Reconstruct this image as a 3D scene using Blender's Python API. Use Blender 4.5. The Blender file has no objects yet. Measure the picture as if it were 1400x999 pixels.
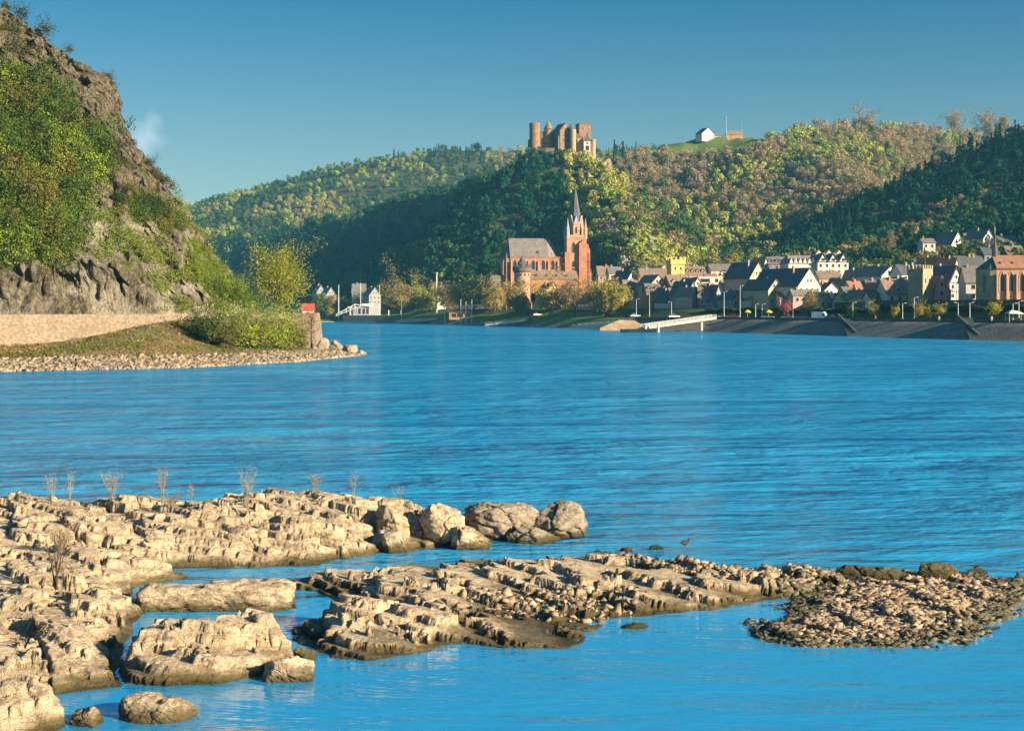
import bpy, bmesh, math, random
import numpy as np
from mathutils import Vector, Matrix

random.seed(7)
RNG = np.random.default_rng(7)
R = math.radians
scene = bpy.context.scene
COL = scene.collection

# ------------------------------------------------------------------ camera, sky, sun, exposure
FPX, CAMH, CX, CY = 1923.0, 8.0, 700.0, 422.0     # focal length in photo pixels, eye height, horizon
cam_d = bpy.data.cameras.new('camera')
cam = bpy.data.objects.new('camera', cam_d); COL.objects.link(cam)
cam.location = (0, 0, CAMH); cam.rotation_euler = (R(90), 0, 0)
cam_d.sensor_width = 36.0; cam_d.lens = 36.0 * FPX / 1400.0
cam_d.shift_y = -(499.5 - CY) / 1400.0
cam_d.clip_start = 0.5; cam_d.clip_end = 12000
scene.camera = cam

SUN_AZ, SUN_EL = R(121), R(19)        # azimuth clockwise from +Y
to_sun = Vector((math.sin(SUN_AZ) * math.cos(SUN_EL), math.cos(SUN_AZ) * math.cos(SUN_EL), math.sin(SUN_EL)))
world = bpy.data.worlds.new('World'); scene.world = world; world.use_nodes = True
wn, wl = world.node_tree.nodes, world.node_tree.links
wn.clear()
w_out = wn.new('ShaderNodeOutputWorld'); w_bg = wn.new('ShaderNodeBackground')
sky = wn.new('ShaderNodeTexSky'); sky.sky_type = 'NISHITA'; sky.sun_disc = False
sky.sun_elevation = SUN_EL; sky.sun_rotation = SUN_AZ
sky.air_density = 1.0; sky.dust_density = 0.6; sky.ozone_density = 2.0
w_tint = wn.new('ShaderNodeMix'); w_tint.data_type = 'RGBA'; w_tint.blend_type = 'MULTIPLY'
w_tint.inputs[0].default_value = 1.0
w_tc = wn.new('ShaderNodeTexCoord'); w_sx = wn.new('ShaderNodeSeparateXYZ'); wl.new(w_tc.outputs['Generated'], w_sx.inputs[0])
w_rp = wn.new('ShaderNodeValToRGB'); wl.new(w_sx.outputs[2], w_rp.inputs[0])      # sky tint by height; top stop brightened above the view as added fill light
for k_, (p_, c_) in enumerate(((0.0, (.52, .48, .42)), (0.115, (.29, .38, .385)), (0.215, (.075, .285, .38)), (0.5, (.2, .62, .85)))):
    e_ = w_rp.color_ramp.elements[k_] if k_ < 2 else w_rp.color_ramp.elements.new(p_)
    e_.position = p_; e_.color = c_ + (1,)
wl.new(w_rp.outputs[0], w_tint.inputs[7])
wl.new(sky.outputs[0], w_tint.inputs[6])
# a small bank of cumulus low over the valley, laid out by sky direction
tc = wn.new('ShaderNodeTexCoord'); nz = wn.new('ShaderNodeTexNoise')
nz.inputs['Scale'].default_value = 34; nz.inputs['Detail'].default_value = 6
wl.new(tc.outputs['Generated'], nz.inputs['Vector'])
dst = wn.new('ShaderNodeVectorMath'); dst.operation = 'DISTANCE'
dst.inputs[1].default_value = (-0.2535, 0.9603, 0.113)
wl.new(tc.outputs['Generated'], dst.inputs[0])
m1 = wn.new('ShaderNodeMapRange'); m1.inputs[1].default_value = 0.0; m1.inputs[2].default_value = 0.034
m1.inputs[3].default_value = 0.30; m1.inputs[4].default_value = -0.15
wl.new(dst.outputs['Value'], m1.inputs[0])
ad = wn.new('ShaderNodeMath'); ad.operation = 'ADD'; wl.new(nz.outputs[0], ad.inputs[0]); wl.new(m1.outputs[0], ad.inputs[1])
m2 = wn.new('ShaderNodeMapRange'); m2.inputs[1].default_value = 0.60; m2.inputs[2].default_value = 0.95
m2.inputs[3].default_value = 0.0; m2.inputs[4].default_value = 0.45
wl.new(ad.outputs[0], m2.inputs[0])
cm = wn.new('ShaderNodeMix'); cm.data_type = 'RGBA'; cm.inputs[7].default_value = (4.6, 4.7, 5.4, 1)
wl.new(m2.outputs[0], cm.inputs[0]); wl.new(w_tint.outputs[2], cm.inputs[6])
wl.new(cm.outputs[2], w_bg.inputs[0]); w_bg.inputs[1].default_value = 0.075
wl.new(w_bg.outputs[0], w_out.inputs[0])

sun_d = bpy.data.lights.new('sun', 'SUN'); sun_d.energy = 5.0; sun_d.angle = R(0.55); sun_d.color = (1.0, 0.83, 0.57)
sun = bpy.data.objects.new('sun', sun_d); COL.objects.link(sun)
sun.rotation_euler = to_sun.to_track_quat('Z', 'Y').to_euler()
sun.location = (200, -100, 300)
vs = scene.view_settings
vs.view_transform = 'Standard'; vs.look = 'None'; vs.exposure = 1.6; vs.gamma = 1.0; vs.use_curve_mapping = False
scene.render.engine = 'CYCLES'
cy = scene.cycles
cy.max_bounces = 6; cy.diffuse_bounces = 2; cy.glossy_bounces = 3; cy.transmission_bounces = 2
cy.volume_bounces = 0; cy.transparent_max_bounces = 6; cy.use_denoising = True
cy.sample_clamp_indirect = 4.0

# ------------------------------------------------------------------ small helpers
def at(px, py, Y):
    return np.array(((px - CX) / FPX * Y, Y, CAMH + (CY - py) / FPX * Y))
def X_(px, Y): return (px - CX) / FPX * Y
def Z_(py, Y): return CAMH + (CY - py) / FPX * Y
def floor_pt(px, py, z=0.0):
    Y = FPX * (CAMH - z) / (py - CY)
    return np.array(((px - CX) / FPX * Y, Y))

def _h(ix, iy, iz, s):
    n = (ix.astype(np.int64) * 374761393 + iy.astype(np.int64) * 668265263 + iz.astype(np.int64) * 2147483647 + s * 1274126177) & 0xffffffff
    n = ((n ^ (n >> 13)) * 1274126177) & 0xffffffff
    n = ((n ^ (n >> 16)) * 2246822519) & 0xffffffff
    return ((n ^ (n >> 15)) & 0xffffff) / float(0xffffff)
def noise3(x, y, z, s=0):
    x, y, z = np.broadcast_arrays(np.asarray(x, float), np.asarray(y, float), np.asarray(z, float))
    ix, iy, iz = np.floor(x), np.floor(y), np.floor(z)
    fx, fy, fz = x - ix, y - iy, z - iz
    fx, fy, fz = [f * f * f * (f * (f * 6 - 15) + 10) for f in (fx, fy, fz)]
    r = 0
    for a in (0, 1):
        for b in (0, 1):
            for c in (0, 1):
                w = (fx if a else 1 - fx) * (fy if b else 1 - fy) * (fz if c else 1 - fz)
                r = r + w * _h(ix + a, iy + b, iz + c, s)
    return r * 2 - 1
def noise2(x, y, s=0):
    x, y = np.broadcast_arrays(np.asarray(x, float), np.asarray(y, float))
    ix, iy = np.floor(x), np.floor(y)
    fx, fy = x - ix, y - iy
    fx, fy = [f * f * f * (f * (f * 6 - 15) + 10) for f in (fx, fy)]
    z0 = np.zeros_like(ix); r = 0
    for a in (0, 1):
        for b in (0, 1):
            r = r + (fx if a else 1 - fx) * (fy if b else 1 - fy) * _h(ix + a, iy + b, z0, s)
    return r * 2 - 1
def fbm2(x, y, o=4, s=0, g=0.5):
    r, a, f = 0, 1.0, 1.0
    for k in range(o):
        r = r + a * noise2(x * f + 17.3 * k, y * f - 9.1 * k, s + k); a *= g; f *= 2.03
    return r
def fbm3(x, y, z, o=4, s=0, g=0.5):
    r, a, f = 0, 1.0, 1.0
    for k in range(o):
        r = r + a * noise3(x * f + 17.3 * k, y * f - 9.1 * k, z * f + 3.7 * k, s + k); a *= g; f *= 2.03
    return r
def worley2(x, y, s=0):
    ix, iy = np.floor(x), np.floor(y)
    f1 = np.full(x.shape, 9.0); f2 = f1.copy(); cx = np.zeros_like(x); cyy = np.zeros_like(x); cid = np.zeros_like(x)
    z0 = np.zeros_like(ix)
    for a in (-1, 0, 1):
        for b in (-1, 0, 1):
            jx, jy = ix + a, iy + b
            qx = jx + _h(jx, jy, z0, s + 11); qy = jy + _h(jx, jy, z0, s + 23)
            d = np.hypot(qx - x, qy - y)
            near = d < f1
            f2 = np.where(near, f1, np.minimum(f2, d))
            cid = np.where(near, _h(jx, jy, z0, s + 37), cid)
            cx = np.where(near, qx, cx); cyy = np.where(near, qy, cyy)
            f1 = np.where(near, d, f1)
    return f1, f2, cid, x - cx, y - cyy
def sstep(a, b, x):
    t = np.clip((x - a) / (b - a), 0, 1); return t * t * (3 - 2 * t)
def poly_sd(x, y, P):
    """signed distance to a polygon, positive inside"""
    P = np.asarray(P, float); n = len(P)
    d = np.full(x.shape, 1e18); ins = np.zeros(x.shape, bool)
    for i in range(n):
        ax, ay = P[i]; bx, by = P[(i + 1) % n]
        ex, ey = bx - ax, by - ay
        t = np.clip(((x - ax) * ex + (y - ay) * ey) / (ex * ex + ey * ey + 1e-12), 0, 1)
        d = np.minimum(d, (x - ax - t * ex) ** 2 + (y - ay - t * ey) ** 2)
        if ay != by:
            c = ((ay > y) != (by > y)) & (x < (bx - ax) * (y - ay) / (by - ay) + ax)
            ins ^= c
    d = np.sqrt(d)
    return np.where(ins, d, -d)

def link(name, me, parent=None):
    o = bpy.data.objects.new(name, me); COL.objects.link(o)
    if parent is not None: o.parent = parent
    return o
def mk(name, V, F, mat, parent=None, smooth=False, mi=None, tint=None, loc=None):
    """fast mesh from arrays; F is an (m,k) array or a list of index lists"""
    V = np.asarray(V, np.float32)
    me = bpy.data.meshes.new(name)
    if isinstance(F, np.ndarray):
        m, k = F.shape
        flat = F.ravel().astype(np.int32); starts = np.arange(0, m * k, k, dtype=np.int32); tot = np.full(m, k, np.int32)
    else:
        tot = np.array([len(f) for f in F], np.int32); m = len(F)
        flat = np.array([i for f in F for i in f], np.int32)
        starts = np.concatenate(([0], np.cumsum(tot)[:-1])).astype(np.int32)
    me.vertices.add(len(V)); me.vertices.foreach_set('co', V.ravel())
    me.loops.add(len(flat)); me.loops.foreach_set('vertex_index', flat)
    me.polygons.add(m); me.polygons.foreach_set('loop_start', starts); me.polygons.foreach_set('loop_total', tot)
    if smooth: me.polygons.foreach_set('use_smooth', np.ones(m, bool))
    if mi is not None: me.polygons.foreach_set('material_index', np.asarray(mi, np.int32))
    for q in (mat if isinstance(mat, (list, tuple)) else [mat]): me.materials.append(q)
    if tint is not None:
        a = me.attributes.new('tint', 'FLOAT_COLOR', 'POINT')
        c = np.ones((len(V), 4), np.float32); c[:, :3] = tint
        a.data.foreach_set('color', c.ravel())
    me.update(calc_edges=True); me.validate()
    o = link(name, me, parent)
    if loc is not None: o.location = loc
    return o
def tag(o, label=None, cat=None, group=None, kind=None):
    if label: o['label'] = label
    if cat: o['category'] = cat
    if group: o['group'] = group
    if kind: o['kind'] = kind
    return o
def empty(name, loc, rz=0.0):
    o = bpy.data.objects.new(name, None); COL.objects.link(o)
    o.location = loc; o.rotation_euler = (0, 0, rz); o.empty_display_size = 0.5
    return o
def dup(root, loc=None, rz=None, sc=None):
    r = root.copy(); COL.objects.link(r)
    if loc is not None: r.location = loc
    if rz is not None: r.rotation_euler = (0, 0, rz)
    if sc is not None: r.scale = sc if hasattr(sc, '__len__') else (sc, sc, sc)
    for ch in list(root.children):
        c = ch.copy(); COL.objects.link(c); c.parent = r
        for g in list(ch.children):
            d = g.copy(); COL.objects.link(d); d.parent = c
    return r

class MB:
    """collects boxes, prisms, tubes and lathes; build() links them as one mesh object"""
    def __init__(s): s.V = []; s.F = []; s.M = []
    def add(s, V, F, m=0):
        b = len(s.V); s.V += [tuple(v) for v in V]; s.F += [[i + b for i in f] for f in F]; s.M += [m] * len(F); return s
    def box(s, x0, x1, y0, y1, z0, z1, m=0):
        V = [(x0, y0, z0), (x1, y0, z0), (x1, y1, z0), (x0, y1, z0), (x0, y0, z1), (x1, y0, z1), (x1, y1, z1), (x0, y1, z1)]
        return s.add(V, [[0, 3, 2, 1], [4, 5, 6, 7], [0, 1, 5, 4], [1, 2, 6, 5], [2, 3, 7, 6], [3, 0, 4, 7]], m)
    def hull8(s, lo, hi, m=0):
        """frustum between two 4-point rings"""
        return s.add(list(lo) + list(hi), [[3, 2, 1, 0], [4, 5, 6, 7], [0, 1, 5, 4], [1, 2, 6, 5], [2, 3, 7, 6], [3, 0, 4, 7]], m)
    def prism(s, poly, axis, a, b, m=0):
        """extrude a 2D polygon; axis 'y': poly is (x,z); axis 'x': poly is (y,z); axis 'z': poly is (x,y)"""
        n = len(poly)
        def p(q, t):
            return (q[0], t, q[1]) if axis == 'y' else ((t, q[0], q[1]) if axis == 'x' else (q[0], q[1], t))
        V = [p(q, a) for q in poly] + [p(q, b) for q in poly]
        F = [list(range(n)), list(range(2 * n - 1, n - 1, -1))] + [[i, i + n, (i + 1) % n + n, (i + 1) % n] for i in range(n)]
        return s.add(V, F, m)
    def tube(s, p, q, r0, r1=None, n=6, m=0):
        r1 = r0 if r1 is None else r1
        p, q = Vector(p), Vector(q); d = (q - p)
        if d.length < 1e-6: return s
        d.normalize(); u = d.orthogonal().normalized(); v = d.cross(u)
        V = []
        for c, r in ((p, r0), (q, r1)):
            for k in range(n):
                a = 2 * math.pi * k / n; V.append(tuple(c + (u * math.cos(a) + v * math.sin(a)) * r))
        F = [[k, (k + 1) % n, (k + 1) % n + n, k + n] for k in range(n)] + [list(range(n - 1, -1, -1)), list(range(n, 2 * n))]
        return s.add(V, F, m)
    def lathe(s, prof, n=16, c=(0, 0), m=0, rot=0.0):
        V = []; F = []
        for (r, z) in prof:
            for k in range(n):
                a = 2 * math.pi * k / n + rot; V.append((c[0] + r * math.cos(a), c[1] + r * math.sin(a), z))
        for i in range(len(prof) - 1):
            for k in range(n):
                F.append([i * n + k, i * n + (k + 1) % n, (i + 1) * n + (k + 1) % n, (i + 1) * n + k])
        F.append(list(range(n - 1, -1, -1))); L = (len(prof) - 1) * n; F.append(list(range(L, L + n)))
        return s.add(V, F, m)
    def build(s, name, mat, parent=None, smooth=False):
        me = bpy.data.meshes.new(name); me.from_pydata(s.V, [], s.F)
        for q in (mat if isinstance(mat, (list, tuple)) else [mat]): me.materials.append(q)
        me.polygons.foreach_set('material_index', np.array(s.M, np.int32))
        if smooth: me.polygons.foreach_set('use_smooth', np.ones(len(s.F), bool))
        bm = bmesh.new(); bm.from_mesh(me); bmesh.ops.recalc_face_normals(bm, faces=bm.faces); bm.to_mesh(me); bm.free()
        return link(name, me, parent)

# ------------------------------------------------------------------ materials
class NT:
    def __init__(s, name):
        s.m = bpy.data.materials.new(name); s.m.use_nodes = True
        s.n, s.l = s.m.node_tree.nodes, s.m.node_tree.links; s.n.clear()
        s.out = s.n.new('ShaderNodeOutputMaterial')
    def node(s, t, **kw):
        q = s.n.new(t)
        for k, v in kw.items(): setattr(q, k, v)
        return q
    def set(s, sock, v):
        if hasattr(v, 'is_output'): s.l.new(v, sock)
        else:
            if isinstance(v, tuple) and len(v) == 3 and getattr(sock, 'type', '') == 'RGBA': v = v + (1,)
            sock.default_value = v
    def pos(s): return s.node('ShaderNodeNewGeometry').outputs['Position']
    def objc(s): return s.node('ShaderNodeTexCoord').outputs['Object']
    def mapv(s, v, sc): 
        q = s.node('ShaderNodeMapping'); s.set(q.inputs[0], v); q.inputs['Scale'].default_value = sc; return q.outputs[0]
    def noise(s, v, scale, detail=4, rough=0.55, dist=0.0):
        q = s.node('ShaderNodeTexNoise'); s.set(q.inputs['Vector'], v)
        q.inputs['Scale'].default_value = scale; q.inputs['Detail'].default_value = detail
        q.inputs['Roughness'].default_value = rough; q.inputs['Distortion'].default_value = dist; return q.outputs[0]
    def vor(s, v, scale, feature='F1', out='Distance'):
        q = s.node('ShaderNodeTexVoronoi', feature=feature); s.set(q.inputs['Vector'], v); q.inputs['Scale'].default_value = scale; return q.outputs[out]
    def rng(s, v, a, b, c=0.0, d=1.0):
        q = s.node('ShaderNodeMapRange'); s.set(q.inputs[0], v)
        for i, x in enumerate((a, b, c, d)): q.inputs[i + 1].default_value = x
        return q.outputs[0]
    def mix(s, f, a, b, mode='MIX'):
        q = s.node('ShaderNodeMix', data_type='RGBA', blend_type=mode); s.set(q.inputs[0], f); s.set(q.inputs[6], a); s.set(q.inputs[7], b); return q.outputs[2]
    def math(s, op, a, b=0.0):
        q = s.node('ShaderNodeMath', operation=op); s.set(q.inputs[0], a); s.set(q.inputs[1], b); return q.outputs[0]
    def sep(s, v, i):
        q = s.node('ShaderNodeSeparateXYZ'); s.set(q.inputs[0], v); return q.outputs[i]
    def bump(s, h, strength, dist, n=None):
        q = s.node('ShaderNodeBump'); s.set(q.inputs['Height'], h); s.set(q.inputs['Strength'], strength); q.inputs['Distance'].default_value = dist
        if n is not None: s.set(q.inputs['Normal'], n)
        return q.outputs[0]
    def bsdf(s, col, rough=0.8, spec=0.3, normal=None, metal=0.0):
        q = s.node('ShaderNodeBsdfPrincipled'); s.set(q.inputs['Base Color'], col); s.set(q.inputs['Roughness'], rough)
        q.inputs['Specular IOR Level'].default_value = spec; q.inputs['Metallic'].default_value = metal
        if normal is not None: s.set(q.inputs['Normal'], normal)
        return q
    def done(s, sh):
        s.l.new(sh, s.out.inputs[0]); return s.m
def plain(name, col, rough=0.8, var=0.25, scale=1.5, spec=0.3, bump=0.0, metal=0.0):
    t = NT(name); p = t.objc(); n = t.noise(p, scale, 5)
    c2 = tuple(max(0, c * (1 - var)) for c in col); c1 = tuple(min(1, c * (1 + var * 0.6)) for c in col)
    c = t.mix(t.rng(n, 0.3, 0.7), c2, c1)
    nn = t.bump(t.noise(p, scale * 6, 4), bump, 0.1) if bump else None
    return t.done(t.bsdf(c, rough, spec, nn, metal).outputs[0])
def brickish(name, col, bw, bh, var=0.3, mortar=(0.3, 0.27, 0.22)):
    """coursed stone or roof tiles: the pattern is in object space, one texture for every face"""
    t = NT(name); p = t.objc()
    x, y, z = t.sep(p, 0), t.sep(p, 1), t.sep(p, 2)
    q = t.node('ShaderNodeCombineXYZ'); t.set(q.inputs[0], t.math('ADD', x, y)); t.set(q.inputs[1], z)
    b = t.node('ShaderNodeTexBrick'); t.set(b.inputs['Vector'], q.outputs[0])
    b.inputs['Scale'].default_value = 1.0; b.inputs['Brick Width'].default_value = bw; b.inputs['Row Height'].default_value = bh
    b.inputs['Mortar Size'].default_value = min(bw, bh) * 0.06
    b.inputs['Color1'].default_value = tuple(c * (1 - var) for c in col) + (1,)
    b.inputs['Color2'].default_value = tuple(min(1, c * (1 + var)) for c in col) + (1,)
    b.inputs['Mortar'].default_value = mortar + (1,)
    n = t.noise(p, 0.35, 6)
    c = t.mix(t.rng(n, 0.3, 0.7, 0.0, 0.6), b.outputs[0], tuple(k * 0.55 for k in col))
    return t.done(t.bsdf(c, 0.85, 0.25, t.bump(b.outputs[1], 0.25, 0.05)).outputs[0])

def leaf_mat(name, trans=0.3):
    t = NT(name); a = t.node('ShaderNodeAttribute', attribute_name='tint')
    d = t.node('ShaderNodeBsdfDiffuse'); t.set(d.inputs[0], a.outputs[0])
    tr = t.node('ShaderNodeBsdfTranslucent'); t.set(tr.inputs[0], t.mix(1.0, a.outputs[0], (1.0, 1.0, 0.55), 'MULTIPLY'))
    mx = t.node('ShaderNodeMixShader'); mx.inputs[0].default_value = trans
    t.l.new(d.outputs[0], mx.inputs[1]); t.l.new(tr.outputs[0], mx.inputs[2])
    return t.done(mx.outputs[0])
def rock_mat(name, base, dark, wet, wet_z=0.22, scale=1.0, bump=0.85):
    t = NT(name); p = t.pos()
    n1 = t.noise(p, 0.55 * scale, 6, 0.6); n2 = t.noise(t.mapv(p, (1, 1, 2.6)), 2.6 * scale, 7, 0.65, 0.6); n3 = t.noise(p, 11 * scale, 5, 0.7)
    c = t.mix(t.rng(n1, 0.38, 0.62), tuple(k * 0.78 for k in base), base)
    c = t.mix(t.rng(n2, 0.48, 0.60, 0, 0.8), c, dark)
    c = t.mix(t.rng(n3, 0.52, 0.68, 0, 0.7), c, tuple(k * 0.42 for k in dark))
    c = t.mix(t.rng(t.noise(p, 1.7 * scale, 5), 0.56, 0.68, 0, 0.5), c, tuple(min(0.75, k * 1.35) for k in base))
    z = t.math('ADD', t.sep(p, 2), t.rng(n1, 0.3, 0.7, -0.12, 0.12))
    c = t.mix(t.rng(z, wet_z * 0.6, wet_z * 1.5, 0.92, 0.0), c, wet)
    c = t.mix(t.rng(z, 0.0, wet_z * 0.4, 0.8, 0.0), c, tuple(k * 0.45 for k in wet))
    crack = t.vor(t.mapv(t.mix(0.12, p, t.node('ShaderNodeTexNoise').outputs[1]), (1, 1, 1.8)), 1.6 * scale, 'DISTANCE_TO_EDGE')
    h = t.math('ADD', t.math('MULTIPLY', n2, 0.7), t.math('MULTIPLY', n3, 0.35))
    h = t.math('ADD', h, t.rng(crack, 0.0, 0.02, -0.12, 0.0)); h = t.math('ADD', h, t.math('MULTIPLY', t.noise(p, 38 * scale, 3, 0.7), 0.22))
    rough = t.rng(z, 0.0, wet_z, 0.35, 0.9)
    return t.done(t.bsdf(c, rough, 0.25, t.bump(h, bump, 0.3)).outputs[0])

M = {}
M['rock'] = rock_mat('river rock', (0.62, 0.475, 0.31), (0.25, 0.175, 0.105), (0.085, 0.066, 0.022))
M['rock_grey'] = rock_mat('grey river rock', (0.38, 0.31, 0.225), (0.17, 0.14, 0.10), (0.075, 0.06, 0.022))
M['mossy'] = rock_mat('mossy rock', (0.17, 0.14, 0.06), (0.08, 0.065, 0.03), (0.05, 0.042, 0.015))
M['stone'] = leaf_mat('loose stone', 0.0)
M['leaf'] = leaf_mat('leaves', 0.3)
M['twig'] = leaf_mat('twigs', 0.08)
M['bark'] = plain('bark', (0.075, 0.055, 0.038), 0.9, 0.4, 4)
M['bark_pale'] = plain('pale bark', (0.30, 0.24, 0.16), 0.9, 0.4, 4)
M['slate'] = brickish('slate roof', (0.11, 0.112, 0.12), 0.5, 0.3, 0.3, (0.03, 0.035, 0.04))
M['slate_light'] = brickish('light slate roof', (0.21, 0.185, 0.165), 0.5, 0.3, 0.3, (0.07, 0.07, 0.07))
M['tile_brown'] = brickish('brown tiled roof', (0.27, 0.185, 0.13), 0.4, 0.3, 0.3, (0.1, 0.07, 0.05))
M['tile_red'] = brickish('orange tiled roof', (0.36, 0.17, 0.10), 0.4, 0.3, 0.25, (0.2, 0.1, 0.06))
M['white'] = plain('white render', (0.52, 0.475, 0.41), 0.85, 0.12, 0.6)
M['cream'] = plain('cream render', (0.56, 0.47, 0.33), 0.85, 0.15, 0.6)
M['tan'] = plain('tan render', (0.45, 0.32, 0.20), 0.85, 0.18, 0.6)
M['pink'] = plain('pink render', (0.50, 0.30, 0.23), 0.85, 0.15, 0.6)
M['ochre'] = plain('ochre render', (0.52, 0.36, 0.12), 0.85, 0.2, 0.6)
M['orange_brick'] = brickish('orange brick', (0.42, 0.20, 0.09), 0.5, 0.15, 0.2)
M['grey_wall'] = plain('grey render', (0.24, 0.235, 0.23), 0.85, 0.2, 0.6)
M['lavender'] = plain('slate hung gable', (0.30, 0.28, 0.34), 0.85, 0.2, 0.6)
M['sandstone'] = brickish('red sandstone', (0.44, 0.18, 0.10), 1.1, 0.5, 0.22, (0.36, 0.15, 0.09))
M['sandstone_pale'] = brickish('pale red sandstone', (0.47, 0.27, 0.17), 1.0, 0.5, 0.2, (0.38, 0.2, 0.12))
M['castle'] = brickish('castle rubble', (0.26, 0.145, 0.08), 0.9, 0.5, 0.35, (0.2, 0.15, 0.1))
M['castle_dark'] = brickish('dark castle rubble', (0.17, 0.12, 0.09), 0.9, 0.5, 0.3, (0.12, 0.09, 0.07))
M['castle_pale'] = brickish('pale castle wall', (0.38, 0.265, 0.145), 0.9, 0.5, 0.25, (0.36, 0.28, 0.2))
M['town_wall'] = brickish('town wall rubble', (0.115, 0.10, 0.085), 0.8, 0.4, 0.4, (0.08, 0.07, 0.06))
M['gate_stone'] = brickish('gate tower rubble', (0.36, 0.285, 0.17), 0.7, 0.35, 0.25, (0.26, 0.21, 0.14))
M['quarry'] = brickish('retaining wall stone', (0.235, 0.175, 0.12), 0.5, 0.22, 0.4, (0.17, 0.13, 0.095))
M['glass'] = plain('window glass', (0.025, 0.03, 0.04), 0.15, 0.2, 1.0, 0.5)
M['frame'] = plain('painted window frame', (0.62, 0.58, 0.52), 0.6, 0.1)
M['stonetrim'] = plain('stone trim', (0.46, 0.30, 0.20), 0.8, 0.2)
M['timber'] = plain('dark timber', (0.07, 0.045, 0.03), 0.8, 0.3)
M['concrete'] = plain('pale concrete', (0.50, 0.44, 0.33), 0.85, 0.2, 0.7)
M['iron'] = plain('dark iron', (0.03, 0.035, 0.04), 0.5, 0.3)
M['hull'] = plain('dark hull paint', (0.018, 0.03, 0.038), 0.45, 0.3, 0.6)
M['pole'] = plain('white painted metal', (0.62, 0.60, 0.55), 0.5, 0.1)
M['galv'] = plain('galvanised metal', (0.34, 0.34, 0.33), 0.5, 0.2)
M['tyre'] = plain('tyre rubber', (0.02, 0.02, 0.02), 0.9, 0.2)
M['yellow'] = plain('yellow canvas', (0.75, 0.48, 0.02), 0.8, 0.1)
M['sign_yellow'] = plain('yellow sign paint', (0.70, 0.33, 0.02), 0.6, 0.1)
M['redroof'] = plain('red painted roof', (0.50, 0.07, 0.03), 0.7, 0.15)
for nm, c in (('car_white', (0.7, 0.7, 0.7)), ('car_red', (0.45, 0.03, 0.03)), ('car_silver', (0.4, 0.42, 0.44)), ('car_dark', (0.03, 0.04, 0.06)), ('car_blue', (0.05, 0.14, 0.25))):
    M[nm] = plain(nm + ' paint', c, 0.25, 0.05, 1.0, 0.5)

# ------------------------------------------------------------------ river outline and terrain height
def P_(px, Y): return (X_(px, Y), Y)
RIVER = [(-160, -60), (-110, 60), (-84, 150), (-65, 179), (-44.5, 190), (-33, 211), (-25.6, 243), (-30, 252), (-36.5, 266), (-44, 300), (-52, 345),
         (-64, 430), (-99, 735), (-116, 835), (-100, 858), (-112, 880), (-118, 915), (-88, 915), (-80, 830), P_(530, 806), P_(600, 732), P_(700, 641),
         P_(790, 570), P_(870, 513), P_(960, 492), P_(1050, 448), P_(1200, 394), P_(1400, 342), P_(1600, 306), P_(2500, 226), (300, -60)]

def ridge(x, y, pts, right, left):
    """height of a ridge: crest polyline (x,y,z), falling right/left of its direction at the given slopes"""
    h = np.full(np.shape(x), -1e9)
    for i in range(len(pts) - 1):
        ax, ay, az = pts[i]; bx, by, bz = pts[i + 1]
        ex, ey = bx - ax, by - ay; L2 = ex * ex + ey * ey
        t = np.clip(((x - ax) * ex + (y - ay) * ey) / L2, 0, 1)
        dx, dy = x - ax - t * ex, y - ay - t * ey
        d = np.hypot(dx, dy); cr = ex * dy - ey * dx
        c = np.clip(cr / (math.sqrt(L2) * np.maximum(d, 1e-6)), -1, 1)      # -1 right of the crest, 1 left, between past its ends
        h = np.maximum(h, az + (bz - az) * t - (right * (1 - c) + left * (1 + c)) * 0.5 * d)
    return h
def crest(pts, sub): return [tuple(at(px, py, Y) - np.array((0, 0, sub))) for (px, py, Y) in pts]
RA = crest([(60, 330, 2150), (150, 295, 2050), (265, 277, 2000), (330, 259, 1950), (380, 248, 1920), (450, 227, 1900), (520, 211, 1900), (600, 204, 1900), (660, 201, 1900), (760, 196, 1900), (900, 200, 1900)], 7)
RA2 = crest([(760, 212, 1015), (735, 213, 1030), (650, 236, 1130), (560, 262, 1260), (450, 292, 1420), (300, 328, 1640), (180, 370, 1800)], 7)
RB = crest([(745, 214, 1020), (772, 213, 1005), (806, 218, 985), (824, 238, 950), (846, 276, 895), (868, 318, 845), (884, 362, 795), (892, 395, 760)], 4)
RM = [(X_(728, 992), 992, 115.0), (X_(770, 984), 984, 113.0), (X_(808, 976), 976, 112.0)]
RC = crest([(842, 330, 1100), (862, 198, 1195), (905, 187, 1230), (960, 181, 1240), (1010, 178, 1220), (1056, 178, 1195), (1090, 169, 1220), (1180, 164, 1280), (1240, 168, 1330), (1330, 175, 1400), (1500, 170, 1450)], 7)
RC2 = crest([(1075, 180, 1200), (1130, 200, 1120), (1180, 235, 1050), (1215, 275, 990), (1235, 320, 930)], 7)
RD = crest([(1050, 352, 800), (1080, 332, 805), (1140, 296, 820), (1185, 266, 835), (1232, 252, 850), (1272, 214, 855), (1330, 186, 860), (1400, 160, 860), (1560, 110, 850), (1800, 60, 800)], 7)
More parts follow.
